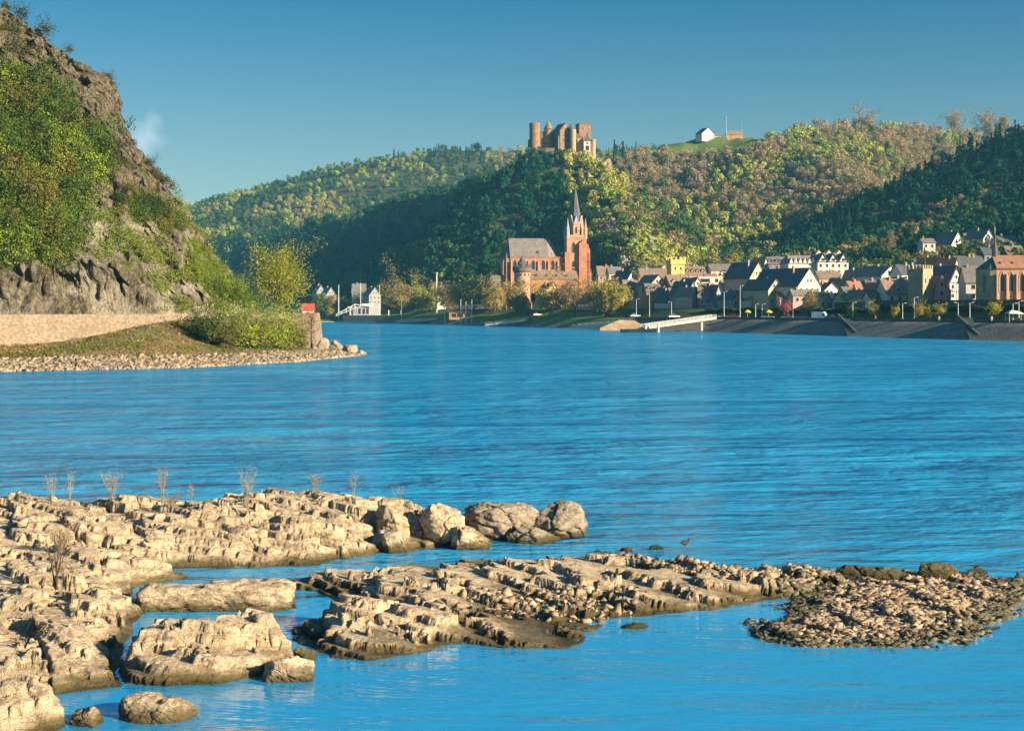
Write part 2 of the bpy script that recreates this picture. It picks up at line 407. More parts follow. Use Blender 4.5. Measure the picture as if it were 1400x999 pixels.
def base_z(x, y):
    d = -poly_sd(x, y, RIVER)                     # distance to the water, on land
    rt = np.interp(d, [-60, -8, 0, 9, 17, 24, 38, 90, 160, 240, 400], [-6, -2.5, 0, 4.2, 4.7, 7.6, 8.3, 13, 26, 45, 60])
    k = sstep(-69, -51, x)          # left bank: low beach, mound to the right
    zl = np.interp(d, [-60, -8, 0, 7, 14, 24, 29.5, 33], [-6, -2.5, 0, 1.2, 1.9, 2.5, 2.9, 7.0])
    zr = np.interp(d, [-60, -8, 0, 6, 12, 20, 27, 31], [-6, -2.5, 0, 1.3, 2.5, 4.1, 6.6, 7.0]); zq = np.interp(d, [-60, -8, 0, 8, 20, 34, 60], [-6, -2.5, 0, 1.2, 2.2, 3.2, 4.0])
    k2 = sstep(-57, -43, x); zr = zr * (1 - k2) + zq * k2
    lf = np.where(y < 500, zl * (1 - k) + zr * k, np.interp(d, [-60, -8, 0, 6, 20, 60, 300], [-6, -2.5, 0, 1.0, 2.5, 7, 12]))
    rt = np.where(x < 20, np.minimum(rt, 11 + 0.02 * d), rt)
    left = (x < -20) & ((y < 470) | (x < -95))
    return np.where(left, lf, rt), d
def terrain(x, y):
    b, d = base_z(x, y)
    rough = 5.0 * fbm2(x / 90.0, y / 90.0, 4, 3) + 1.5 * noise2(x / 17.0, y / 17.0, 9)
    h = np.maximum.reduce([ridge(x, y, RA, 0.42, 0.3), ridge(x, y, RA2, 0.6, 1.0), ridge(x, y, RB, 0.95, 0.62), ridge(x, y, RM, 1.0, 0.6),
                           ridge(x, y, RC, 0.50, 0.9), ridge(x, y, RC2, 0.6, 0.6), ridge(x, y, RD, 0.62, 0.5)]) + rough * 0.8
    land = sstep(20, 70, d)
    h = np.where(d > 20, h, -50)
    k = 6.0
    m = np.maximum(b, h); s = np.maximum(k - np.abs(b - h), 0) / k
    return np.where(d > 20, m + s * s * k * 0.25 * land, b), d, h
def gz(x, y):
    return float(terrain(np.array([float(x)]), np.array([float(y)]))[0][0])

# ------------------------------------------------------------------ ground sheet
def axis(*segs):
    r = []
    for a, b, st in segs: r += list(np.arange(a, b, st))
    return np.array(r + [segs[-1][1]])
def grid_faces(nx, ny):
    i = np.arange((nx - 1) * (ny - 1)); r, c = i // (nx - 1), i % (nx - 1); a = r * nx + c
    return np.stack([a, a + 1, a + nx + 1, a + nx], 1)
gx = axis((-3000, -700, 120), (-700, -140, 10), (-140, 200, 1.6), (200, 420, 6), (420, 900, 16), (900, 3200, 120))
gy = axis((-200, 150, 14), (150, 300, 1.6), (300, 640, 2.2), (640, 960, 4), (960, 2200, 10), (2200, 6000, 200))
GX, GY = np.meshgrid(gx, gy); fx, fy = GX.ravel(), GY.ravel()
GZ, GD, GH = terrain(fx, fy)
forest = (GH > base_z(fx, fy)[0] - 1) | ((GD > 85) & (fx > -20))
pn = fbm2(fx / 25, fy / 25, 4, 21)
c_floor = np.array((0.055, 0.046, 0.022)); c_grass = np.array((0.075, 0.105, 0.022)); c_town = np.array((0.16, 0.145, 0.12)); c_rev = np.array((0.19, 0.17, 0.14)); c_beach = np.array((0.33, 0.26, 0.18)); c_dirt = np.array((0.19, 0.14, 0.065))
tint = np.where(forest[:, None], c_floor + (np.array((0.075, 0.075, 0.025)) - c_floor) * np.clip(pn + 0.4, 0, 1)[:, None], c_town)
leftm = (fx < -20) & ((fy < 470) | (fx < -95))
tint = np.where(((~leftm) & (GD < 10))[:, None], c_rev, tint)
tint = np.where(((~leftm) & (GD >= 10) & (GD < 27))[:, None], c_grass * 0.8, tint)
tint = np.where(((~leftm) & (GD >= 3.5) & (GD < 22) & (fx < 45))[:, None], c_grass * 1.7, tint)
lt = np.where((GD < 7)[:, None], c_beach, np.where((GD < 25)[:, None], c_dirt + (c_grass * 1.2 - c_dirt) * np.clip(pn + 0.1, 0, 1)[:, None], c_town))
lt = np.where((fy > 470)[:, None], np.where((GD < 2.0)[:, None], np.array((0.5, 0.38, 0.2)), c_grass * 1.25), lt)
tint = np.where(leftm[:, None] & ~forest[:, None], lt, tint)
# meadows on the plateau
gpx = CX + fx / np.maximum(fy, 1) * FPX; gpy = CY - (GZ - CAMH) / np.maximum(fy, 1) * FPX
FIELD1 = [(880, 196), (905, 188), (958, 185), (1005, 181), (1052, 180), (1046, 198), (1005, 206), (950, 212), (890, 211)]
FIELD2 = [(375, 262), (400, 252), (450, 244), (470, 245), (440, 252), (400, 258), (384, 264)]
f1 = poly_sd(gpx, gpy, FIELD1); f2 = poly_sd(gpx, gpy, FIELD2)
inf = ((f1 > 0) & (fy > 1000) & (fy < 1320)) | ((f2 > 0) & (fy > 1600))
tint = np.where(inf[:, None], np.array((0.12, 0.17, 0.03)), tint)
t = NT('ground'); a = t.node('ShaderNodeAttribute', attribute_name='tint'); p = t.pos()
n = t.noise(p, 0.35, 6, 0.65); n2 = t.noise(p, 2.2, 4)
c = t.mix(t.rng(n, 0.3, 0.7, 0.55, 0.0), a.outputs[0], (0.03, 0.028, 0.018))
c = t.mix(t.rng(n2, 0.35, 0.7, 0, 0.35), c, t.mix(1.0, a.outputs[0], (1.5, 1.4, 1.3), 'MULTIPLY'))
M['ground'] = t.done(t.bsdf(c, 0.95, 0.1, t.bump(t.math('ADD', n, n2), 0.5, 0.5)).outputs[0])
g = mk('ground', np.stack([fx, fy, GZ], 1), grid_faces(len(gx), len(gy)), M['ground'], smooth=True, tint=tint)
g['kind'] = 'structure'

# ------------------------------------------------------------------ the air
hm = bpy.data.materials.new('haze'); hm.use_nodes = True; hm.node_tree.nodes.clear()
ho = hm.node_tree.nodes.new('ShaderNodeOutputMaterial'); hv = hm.node_tree.nodes.new('ShaderNodeVolumePrincipled')
hv.inputs['Color'].default_value = (0.16, 0.62, 0.95, 1); hv.inputs['Density'].default_value = 0.00008; hv.inputs['Anisotropy'].default_value = 0.0
hm.node_tree.links.new(hv.outputs[0], ho.inputs['Volume'])
b_ = MB(); b_.box(-3200, 3400, -320, 6200, -9, 290); hz_o = b_.build('haze', hm); hz_o['kind'] = 'stuff'; hz_o['label'] = 'thin blue haze filling the valley air'

# ------------------------------------------------------------------ river water
t = NT('river water'); p = t.pos()
yy = t.sep(p, 1)
w1 = t.noise(t.mapv(p, (0.55, 1.1, 1)), 1.5, 5, 0.6, 0.4); w2 = t.noise(t.mapv(p, (0.14, 0.42, 1)), 1.0, 5, 0.6, 0.3); w3 = t.noise(t.mapv(p, (0.03, 0.10, 1)), 1.0, 7, 0.62, 0.5)
calm = t.rng(yy, 36, 64, 0.06, 1.0)
streak = t.rng(w3, 0.36, 0.62, 0.40, 1.15); w4 = t.noise(t.mapv(p, (0.13, 0.26, 1)), 1.0, 5, 0.6, 0.3)
h = t.math('ADD', t.math('MULTIPLY', w1, 0.30), t.math('ADD', t.math('MULTIPLY', w2, 1.3), t.math('MULTIPLY', w4, 1.7)))
amp = t.math('MULTIPLY', t.math('MULTIPLY', calm, streak), t.rng(yy, 60, 350, 1.0, 2.4))
nb = t.bump(t.math('MULTIPLY', h, amp), 1.0, 1.0)
wcol = t.mix(t.rng(t.noise(t.mapv(p, (0.01, 0.02, 1)), 1.0, 3), 0.3, 0.7), (0.012, 0.215, 0.42), (0.022, 0.29, 0.53))
df = t.node('ShaderNodeBsdfDiffuse'); t.set(df.inputs[0], wcol); t.set(df.inputs['Normal'], nb)
gl = t.node('ShaderNodeBsdfGlossy'); gl.inputs['Roughness'].default_value = 0.09; t.set(gl.inputs['Normal'], nb)
gl.inputs[0].default_value = (0.85, 0.97, 1.0, 1)
fr = t.node('ShaderNodeFresnel'); fr.inputs[0].default_value = 1.33; t.set(fr.inputs['Normal'], nb)
mx = t.node('ShaderNodeMixShader'); t.set(mx.inputs[0], t.rng(fr.outputs[0], 0.02, 0.55, 0.03, 0.86))
t.l.new(df.outputs[0], mx.inputs[1]); t.l.new(gl.outputs[0], mx.inputs[2])
M['water'] = t.done(mx.outputs[0])
wv = [(-400, -300, 0), (700, -300, 0), (700, 960, 0), (-400, 960, 0)]
wo = mk('river_water', wv, np.array([[0, 1, 2, 3]]), M['water']); wo['kind'] = 'structure'

# ------------------------------------------------------------------ leaves and trees
def quads(C, N, S, asp=1.0, rng=RNG):
    """one small rhomb per centre, facing N with a random turn"""
    n = len(C); N = N / np.maximum(np.linalg.norm(N, axis=1, keepdims=True), 1e-9)
    r = rng.normal(size=(n, 3)); U = np.cross(N, r); U /= np.maximum(np.linalg.norm(U, axis=1, keepdims=True), 1e-9)
    W = np.cross(N, U); S = np.asarray(S).reshape(-1, 1) * np.ones((n, 1))
    V = np.empty((n, 4, 3))
    V[:, 0] = C + U * S; V[:, 1] = C + W * S * 0.75 * asp; V[:, 2] = C - U * S * 0.9; V[:, 3] = C - W * S * 0.75 * asp
    return V.reshape(-1, 3), np.arange(n * 4).reshape(-1, 4)
def crown_template(kind, n, rng):
    """points and normals in a unit crown: x,y radius 1, z 0..1"""
    if kind == 'cone':
        z = rng.random(n) ** 1.35; r = (1 - z) * (0.55 + 0.5 * rng.random(n)) * (0.8 + 0.25 * np.sin(z * 40)); a = rng.random(n) * 2 * np.pi
        C = np.stack([r * np.cos(a), r * np.sin(a), z], 1); N = np.stack([np.cos(a), np.sin(a), np.full(n, 0.5)], 1)
        return C, N + 0.35 * rng.normal(size=(n, 3))
    # a handful of clumps in an uneven ellipsoid
    k = int(rng.integers(7, 12)); cc = rng.normal(size=(k, 3)); cc /= np.linalg.norm(cc, axis=1, keepdims=True)
    cc *= (0.35 + 0.35 * rng.random((k, 1))); cr = 0.30 + 0.26 * rng.random(k)
    cc = np.vstack([cc, [[0, 0, 0.1]]]); cr = np.append(cr, 0.5)
    i = rng.integers(0, k + 1, n); d = rng.normal(size=(n, 3)); d /= np.linalg.norm(d, axis=1, keepdims=True)
    d[:, 2] = np.where(rng.random(n) < 0.6, np.abs(d[:, 2]), d[:, 2])
    C = cc[i] + d * cr[i, None] * (0.65 + 0.4 * rng.random((n, 1)))
    N = d + 0.45 * C + (0.45 if kind == 'leafy' else 0.8) * rng.normal(size=(n, 3))
    C[:, 2] = 0.5 + C[:, 2] * 0.55
    return C, N

TEMPL = {}
for kind, n, cnt in (('leafy', 150, 14), ('bare', 150, 12), ('cone', 110, 6)):
    TEMPL[kind] = [crown_template(kind, n, RNG) for _ in range(cnt)]

SPEC = {  # linear base colours; dark and conifer hold the teal of hillside shade
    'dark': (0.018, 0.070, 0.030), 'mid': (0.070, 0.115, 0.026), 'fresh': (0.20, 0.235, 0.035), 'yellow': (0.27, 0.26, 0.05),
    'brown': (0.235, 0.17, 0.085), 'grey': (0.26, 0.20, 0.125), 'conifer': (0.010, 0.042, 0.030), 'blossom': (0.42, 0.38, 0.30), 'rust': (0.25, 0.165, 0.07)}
def woods(name, pts, species, sizes, label, seed):
    """a far wood as one mass: thousands of merged crowns"""
    rng = np.random.default_rng(seed); VV = []; TT = []; 
    for (x, y, z), sp, s in zip(pts, species, sizes):
        kind = 'cone' if sp == 'conifer' else ('bare' if sp in ('brown', 'grey', 'rust') else 'leafy')
        C, N = TEMPL[kind][rng.integers(0, len(TEMPL[kind]))]
        a = rng.random() * 6.283; ca, sa = math.cos(a), math.sin(a)
        Rm = np.array(((ca, -sa, 0), (sa, ca, 0), (0, 0, 1)))
        hh = s * (2.6 if kind == 'cone' else 1.9 + 0.5 * rng.random()); rr = s * (0.62 if kind == 'cone' else 1.0)
        P = (C @ Rm.T) * (rr, rr, hh) + (x, y, z - 0.12 * hh)
        V, _ = quads(P, N @ Rm.T, s * (0.14 + 0.11 * rng.random(len(P))), 0.8 if kind != 'bare' else 0.45, rng)
        c = np.array(SPEC[sp]) * (1.3 if sp in ('fresh', 'yellow', 'brown', 'grey', 'rust') else 1.0) * (0.8 + 0.4 * rng.random()) * np.array((1 + 0.07 * rng.normal(), 1.0, 1.0))
        t = np.repeat(np.clip(c * (0.75 + 0.5 * rng.random((len(P), 1))), 0.004, 0.6), 4, 0)
        VV.append(V); TT.append(t)
    V = np.concatenate(VV); T = np.concatenate(TT)
    o = mk(name, V, np.arange(len(V)).reshape(-1, 4), M['leaf'], tint=T)
    tag(o, label, 'woodland', kind='stuff'); return o

# view horizon per column, so only slopes that can be seen get trees
NC = 420; cpx = np.linspace(-160, 1560, NC); ys = np.concatenate([np.arange(480, 1000, 6), np.arange(1000, 2200, 10)])
PX, YS = np.meshgrid(cpx, ys); XX = (PX - CX) / FPX * YS
TZ, TD, TH = terrain(XX.ravel(), YS.ravel()); el = ((TZ - CAMH) / YS.ravel()).reshape(PX.shape)
hor = np.maximum.accumulate(el, 0); hor = np.vstack([np.full((1, NC), -1), hor[:-1]])
def seen(x, y, z, marg):
    px = CX + x / y * FPX; ci = np.clip(((px + 160) / 1720 * (NC - 1)).round().astype(int), 0, NC - 1)
    yi = np.clip(np.searchsorted(ys, y), 0, len(ys) - 1)
    return ((z + marg - CAMH) / y > hor[yi, ci]) & (px > -140) & (px < 1540)
n0 = 170000
Ys = np.sqrt(RNG.random(n0) * (2050 ** 2 - 560 ** 2) + 560 ** 2); Pp = RNG.random(n0) * 1640 - 120; Xs = (Pp - CX) / FPX * Ys
Zs, Ds, Hs = terrain(Xs, Ys)
ok = seen(Xs, Ys, Zs, 7.0) & ((Hs > base_z(Xs, Ys)[0] - 0.5) | ((Ds > 95) & (Xs > 60) & (RNG.random(n0) < 0.5)))
py_s = CY - (Zs - CAMH) / Ys * FPX
ok &= ~((poly_sd(Pp, py_s, FIELD1) > -1.5) & (Ys > 1000) & (Ys < 1320)) & ~((poly_sd(Pp, py_s, FIELD2) > 0) & (Ys > 1600))
ok &= ~((np.abs(Xs - X_(768, 1005)) < 24) & (np.abs(Ys - 1006) < 9))           # castle yard
HH = [(1270, 640), (1294, 650), (1309, 640), (1332, 655), (1351, 645), (1381, 625), (1385, 690), (1332, 500), (1289, 520), (1308, 500), (1250, 500), (1218, 520)]
for hx, hy in HH: ok &= ~((np.abs(Xs - X_(hx, hy)) < 9) & (Ys > hy - 26) & (Ys < hy + 14))         # gardens of the hillside houses
ok &= ~((Zs < 15) & (Ys < 900))
ok &= ~((Ys < 640) & (Pp > 1060) & (Pp < 1180))
idx = np.nonzero(ok)[0]
# thin to a minimum spacing with a hashed grid
cell = {}; keep = []
for i in idx:
    sp = (4.3 + Ys[i] / 480.0) * (0.78 if Pp[i] < 830 and Ys[i] < 1200 else 1.0)
    k = (int(Xs[i] / sp), int(Ys[i] / sp))
    if k in cell: continue
    cell[k] = 1; keep.append(i)
keep = np.array(keep)
hs = [ridge(Xs[keep], Ys[keep], r_, a_, b_) for r_, a_, b_ in ((RA, .42, .3), (RA2, .6, 1.0), (RB, .95, .62), (RC, .5, .9), (RC2, .6, .6), (RD, .62, .5))]
which = np.argmax(np.stack(hs), 0)
pn = fbm2(Xs[keep] / 60, Ys[keep] / 60, 3, 77); rr = RNG.random(len(keep)); kp = Pp[keep]; ky = py_s[keep]
spec = []
for w, n_, r_, px, py in zip(which, pn, rr, kp, ky):
    r1 = np.clip(0.5 + 0.62 * n_ + 0.22 * (r_ - 0.5) * 2, 0, 1)          # kinds stand together in patches
    if w == 0: s = 'conifer' if (px > 370 and py < 232 and r1 < 0.16) else ('mid' if r1 < 0.45 else ('fresh' if r1 < 0.72 else ('yellow' if r_ < 0.5 else 'brown')))
    elif w == 1 or px < 775 and w == 2: s = 'dark' if r1 < 0.62 else ('mid' if r1 < 0.9 else 'fresh')  # flank turned from the sun: its shade is put into darker tree colours
    elif w == 2: s = 'mid' if r1 < 0.25 else ('brown' if r1 < 0.36 else ('fresh' if r1 < 0.58 else ('blossom' if r_ > 0.96 else 'yellow')))
    elif w in (3, 4):
        gfac = np.clip((py - 225) / 90.0, 0, 1) * np.clip((1100 - px) / 120.0, 0, 1)
        if r1 < 0.08 + 0.72 * gfac: s = 'yellow' if r_ > 0.35 else 'fresh'
        else: s = 'brown' if r_ < 0.55 else ('grey' if r_ < 0.85 else ('rust' if r_ < 0.95 else 'mid'))
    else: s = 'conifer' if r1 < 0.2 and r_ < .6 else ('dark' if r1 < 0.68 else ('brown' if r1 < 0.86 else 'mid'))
    spec.append(s)
spec = np.array(spec)
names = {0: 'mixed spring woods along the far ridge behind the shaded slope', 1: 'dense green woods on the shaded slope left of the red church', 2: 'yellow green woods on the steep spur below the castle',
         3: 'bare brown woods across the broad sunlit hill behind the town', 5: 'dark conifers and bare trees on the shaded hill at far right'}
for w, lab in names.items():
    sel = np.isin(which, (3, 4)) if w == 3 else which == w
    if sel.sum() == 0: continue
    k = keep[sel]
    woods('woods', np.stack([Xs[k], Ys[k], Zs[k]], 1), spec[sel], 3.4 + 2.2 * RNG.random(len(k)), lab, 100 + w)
print('wood trees', len(keep), [int((which == w).sum()) for w in range(6)])

def make_tree(name, h, cr, n, leaf, tint, kind='leafy', seed=1, z0=0.22, bark='bark', mat='leaf', loc=(0, 0, 0), lean=0.0, asp=0.8, limbs=8, tipf=0.35):
    """a tapered trunk with limbs and twigs, and a crown of leaf-sized faces around them"""
    rng = np.random.default_rng(seed); root = empty(name, loc); b = MB()
    tr = max(0.05, h * 0.022); top = Vector((lean * h, 0, h * (0.62 if kind != 'cone' else 0.97)))
    b.tube((0, 0, -0.4), (top * 0.35), tr * 1.25, tr * 0.85, 7); b.tube(top * 0.35, top, tr * 0.85, tr * 0.25, 6)
    tips = []
    if kind != 'cone':
        for k in range(limbs):
            f = z0 + (0.62 - z0) * (k + rng.random()) / limbs
            p = Vector((lean * h * f, 0, h * f)); a = 2.4 * k + rng.random()
            L = cr * (0.75 + 0.35 * rng.random()); rise = 0.35 + 0.9 * rng.random()
            q = p + Vector((math.cos(a) * L * 0.55, math.sin(a) * L * 0.55, L * rise * 0.55))
            e = q + Vector((math.cos(a + .4) * L * 0.45, math.sin(a + .4) * L * 0.45, L * (rise + 0.4) * 0.5))
            b.tube(p, q, tr * 0.5, tr * 0.3, 5); b.tube(q, e, tr * 0.3, tr * 0.1, 4); tips += [q, e, (q + e) / 2]
            for j in range(3):
                d = Vector(rng.normal(size=3)); d.z = abs(d.z); d.normalize(); w = q.lerp(e, rng.random())
                w2 = w + d * L * 0.45; b.tube(w, w2, tr * 0.13, tr * 0.04, 3); tips.append(w2)
    b.build('trunk', M[bark], root)
    if kind == 'cone':
        C, N = crown_template('cone', n, rng); C = C * (cr, cr, h * 0.9) + (0, 0, h * 0.12)
    else:
        tips = np.array([tuple(q) for q in tips] + [tuple(top)]); C0, N = crown_template(kind, n, rng)
        hc = h * (1 - z0); C = C0 * (cr, cr, hc) + (lean * h * 0.7, 0, h * z0 - 0.02 * hc)
        pick = tips[rng.integers(0, len(tips), n)]; m = rng.random(n) < tipf
        C = np.where(m[:, None], pick + rng.normal(size=(n, 3)) * cr * (0.16 if tipf < .5 else 0.20), C)
    V, F = quads(C, N, leaf * (0.6 + 0.7 * rng.random(n)), asp, rng)
    tt = np.atleast_2d(np.array(tint)); c = tt[rng.integers(0, len(tt), n)] * (0.7 + 0.6 * rng.random((n, 1)))
    mk('crown', V, F, M[mat], root, tint=np.repeat(np.clip(c, 0.004, 0.7), 4, 0))
    return root

# ------------------------------------------------------------------ left cliff
CL = [(-150, 262, 66), (-118, 262, 67)] + [(X_(px, 264), 264, Z_(py, 264)) for px, py in
      ((0, 12), (25, 22), (50, 36), (78, 54), (100, 72), (130, 92), (152, 112), (164, 150), (184, 185), (205, 214), (228, 246), (252, 280), (276, 318), (287, 345), (312, 378), (338, 414), (352, 430))]
CS = 0.27
cx_ = np.arange(-125, -38, CS); cy_ = np.arange(205, 310, CS)
CXg, CYg = np.meshgrid(cx_, cy_); qx, qy = CXg.ravel(), CYg.ravel()
crx = np.array([c[0] for c in CL]); crz = np.array([c[2] for c in CL])
cz = np.interp(qx, crx, crz, right=-5)
foot = np.interp(qx, [-150, -74, -56, -46, -38], [208, 217, 238, 252, 262])       # where the rock face meets the road
tt = np.clip((qy - foot) / np.maximum(264 - foot, 1.0), -0.3, 1.0)
prof = np.where(tt < 0, tt * 90 / np.maximum(cz - 5, 1.0), np.interp(tt, [0, 0.10, 0.22, 0.42, 0.6, 0.8, 1.0], [0.0, 0.24, 0.36, 0.52, 0.72, 0.90, 1.0]))
hh = np.where(tt < 0, 5.0 + tt * 90, 5.0 + (cz - 5.0) * np.clip(prof, 0, 1))
hh = np.where(qy > 264, cz - (qy - 264) * 0.6, hh)
nz1 = fbm3(qx / 14, qy / 14, hh / 14, 5, 31); rdg = 1 - np.abs(fbm3(qx / 5.0 + 0.35 * hh / 5, qy / 5.0, hh / 9.0, 4, 41))
f1_, f2_, cid_, ox_, oy_ = worley2((qx + 0.45 * hh) / 4.2, (qy + 0.5 * hh) / 5.0, 5)
msk = np.clip((hh - 6) / 6.0, 0, 1)
hz = hh + msk * (1.6 * nz1 + (cid_ - 0.5) * 2.6 * sstep(0.02, 0.25, f2_ - f1_) + (rdg - 0.6) * 1.8)
dy = -msk * (2.6 * fbm3(qx / 6, hh / 6, qy / 20, 5, 55, 0.6) + 1.8 * (cid_ - 0.5) + 1.4 * (1 - np.abs(fbm3(qx / 3.1 + hh / 6, hh / 3.7, qy / 9, 3, 57)))); dy = dy - msk * (1.1 * fbm3(qx / 1.7, hh / 2.6, qy / 3, 4, 58, 0.65) + 1.1 * (1 - np.abs(fbm3(qx / 1.9, hh / 5.0, qy / 4, 3, 59)))); dx = msk * 1.2 * fbm3(qx / 5, hh / 5, qy / 5, 3, 66)
t = NT('cliff rock'); p = t.pos(); nrm = t.node('ShaderNodeNewGeometry').outputs['Normal']
n1 = t.noise(p, 0.12, 6, 0.6); n2 = t.noise(t.mapv(p, (1, 1, 0.55)), 0.9, 9, 0.72, 0.8); n3 = t.noise(t.mapv(p, (1, 1, 0.7)), 2.6, 6, 0.75)
c = t.mix(t.rng(n2, 0.42, 0.58), (0.06, 0.047, 0.038), (0.25, 0.20, 0.14))
c = t.mix(t.rng(n3, 0.48, 0.6, 0, 0.75), c, (0.03, 0.024, 0.02))
pale = t.math('MULTIPLY', t.rng(t.sep(p, 2), 22, 34, 1.0, 0.0), t.rng(n1, 0.4, 0.58))
c = t.mix(t.math('MULTIPLY', pale, t.rng(n3, 0.42, 0.6, 0.95, 0.25)), c, (0.40, 0.36, 0.27))
green = t.math('MULTIPLY', t.rng(t.sep(nrm, 2), 0.45, 0.8), t.rng(t.noise(p, 0.2, 5), 0.42, 0.58))
c = t.mix(t.math('MULTIPLY', green, 0.85), c, (0.13, 0.15, 0.03))
M['cliff'] = t.done(t.bsdf(c, 0.95, 0.12, t.bump(t.math('ADD', n2, t.math('MULTIPLY', n3, 0.6)), 1.0, 1.1)).outputs[0])
ci = (cz > 4)
cl = mk('cliff', np.stack([qx + dx, qy + dy, np.where(ci, hz, -3)], 1), grid_faces(len(cx_), len(cy_)), M['cliff'], smooth=False)
cl['kind'] = 'structure'
def cliff_z(x, y):
    i = int(np.clip(round((x - cx_[0]) / CS), 0, len(cx_) - 1)); j = int(np.clip(round((y - cy_[0]) / CS), 0, len(cy_) - 1))
    return float(hz[j * len(cx_) + i])
def cliff_hit(px, py):
    """where a sight line meets the cliff face"""
    for Y in np.arange(206, 290, 0.5):
        q = at(px, py, Y)
        if q[2] <= cliff_z(q[0], Y) and np.interp(q[0], crx, crz, right=-5) > 7: return q
    return None

# trees and scrub on the cliff
protos = {}
for key, tintc, kind, sd in (('green', [(0.10, 0.15, 0.022), (0.065, 0.105, 0.02)], 'leafy', 3), ('fresh', [(0.21, 0.26, 0.03), (0.14, 0.19, 0.025)], 'leafy', 5), ('olive', [(0.18, 0.155, 0.035), (0.12, 0.12, 0.025)], 'leafy', 8), ('dark', [(0.035, 0.06, 0.018), (0.05, 0.075, 0.02)], 'leafy', 9)):
    protos[key] = make_tree('cliff_tree', 7.0, 3.0, 2600, 0.17, tintc, kind, sd, z0=0.05)
    protos[key + '_used'] = False
cl_lab = {'green': 'mid green leafy tree in the wood hanging on the left cliff', 'fresh': 'light yellow green leafy tree in the wood hanging on the left cliff',
          'olive': 'olive brown tree just coming into leaf on the left cliff', 'dark': 'dark green tree in a hollow of the wood on the left cliff'}
def place_proto(key, loc, rz, sc):
    if not protos[key + '_used']:
        o = protos[key]; protos[key + '_used'] = True
        o.location = loc; o.rotation_euler = (0, 0, rz); o.scale = (sc, sc, sc)
    else: o = dup(protos[key], loc, rz, sc)
    tag(o, cl_lab[key], 'tree', 'trees in the wood on the left cliff'); return o
WOOD1 = [(-40, 118), (30, 112), (60, 135), (95, 150), (120, 190), (148, 215), (160, 250), (128, 270), (108, 275), (120, 300), (108, 345), (85, 372), (40, 385), (-40, 392)]
WOOD2 = [(160, 275), (200, 262), (215, 290), (250, 310), (240, 335), (200, 318), (165, 300)]
WOOD3 = [(255, 370), (285, 355), (330, 405), (338, 424), (310, 424), (270, 395)]
rs = np.random.default_rng(12); placed = []
for poly, cnt, ks, s0, s1 in ((WOOD1, 130, ('green', 'fresh', 'olive', 'green', 'dark'), 0.7, 1.25), (WOOD2, 24, ('green', 'dark', 'olive'), 0.42, 0.75), ([(215, 285), (255, 292), (290, 348), (300, 385), (262, 372), (235, 345)], 26, ('fresh', 'fresh', 'olive'), 0.3, 0.5), (WOOD3, 26, ('fresh', 'fresh', 'green'), 0.4, 0.7)):
    P = np.array(poly, float); lo, hi = P.min(0), P.max(0); got = tries = 0
    while got < cnt and tries < 3000:
        tries += 1
        px, py = lo + rs.random(2) * (hi - lo)
        if poly_sd(np.array([px]), np.array([py]), poly)[0] < 2: continue
        if any((px - a_) ** 2 + (py - b_) ** 2 < (13 * s0 / 0.7) ** 2 for a_, b_ in placed): continue
        q = cliff_hit(px, py)
        if q is None: continue
        placed.append((px, py)); got += 1
        place_proto(ks[rs.integers(0, len(ks))], (q[0], q[1], q[2] - 1.2), rs.random() * 6.28, s0 + (s1 - s0) * rs.random())
# lone trees on the cliff skyline
for px, py, sc, sd, lab in ((28, 20, 0.62, 1, 'lone round tree standing on the very top of the left cliff'), (8, 14, 0.5, 2, 'small bare tree at the corner of the cliff top, beside the round tree'),
                            (62, 44, 0.62, 3, 'wide dark bush tree on the cliff skyline below the lone round tree'), (94, 70, 0.35, 4, 'low bush on the cliff skyline below the wide bush tree'),
                            (148, 110, 0.34, 5, 'dark windswept bush overhanging the shoulder of the cliff'), (182, 168, 0.3, 6, 'small bush clinging to the cliff edge near the cloud'),
                            (206, 212, 0.4, 7, 'grey green sapling on the cliff edge halfway down'), (222, 226, 0.25, 8, 'tiny bush on the cliff edge under the sapling')):
    Y = 263; x = X_(px, Y)
    o = make_tree('cliff_tree', 7.0, 3.4 if sd != 2 else 2.0, 700, 0.24, [(0.055, 0.072, 0.03), (0.04, 0.05, 0.024)] if sd % 2 else [(0.08, 0.075, 0.045)], 'leafy', 40 + sd, z0=0.2, loc=(x, Y, cliff_z(x, Y) - 0.7))
    o.scale = (sc, sc, sc); tag(o, lab, 'tree')
# low scrub and grass tufts: nobody could count it
sx = []; sn = []; sc_ = []
while len(sx) < 60000:
    px = rs.random() * 350; py = 5 + rs.random() * 420; Y = 0
    x = -100 + rs.random() * 60; y = 212 + rs.random() * 56
    j = cliff_z(x, y); i_ = int(np.clip(round((x - cx_[0]) / CS), 0, len(cx_) - 1)); k_ = int(np.clip(round((y - cy_[0]) / CS), 0, len(cy_) - 1))
    if not ci[k_ * len(cx_) + i_] or j < 7: continue
    v = noise2(np.array([x / 5.0 + j / 9.0]), np.array([y / 5.0 + j / 9.0]), 91)[0] + 0.5 * noise2(np.array([x / 1.6]), np.array([j / 1.6]), 92)[0]
    lower = j < 30
    if v < (0.28 if lower else 0.12): continue
    for _ in range(10):
        sx.append((x + rs.normal() * 0.5, y - 0.3 + rs.normal() * 0.5, j + 0.3 + abs(rs.normal()) * 0.45)); sn.append((rs.normal() * .6, -0.4 + rs.normal() * .6, 0.8))
        g0 = np.array((0.16, 0.19, 0.03)) if lower else np.array((0.085, 0.085, 0.035)); sc_.append(g0 * (0.6 + 0.8 * rs.random()))
V, F = quads(np.array(sx), np.array(sn), 0.11 + 0.13 * rs.random(len(sx)), 0.7, rs)
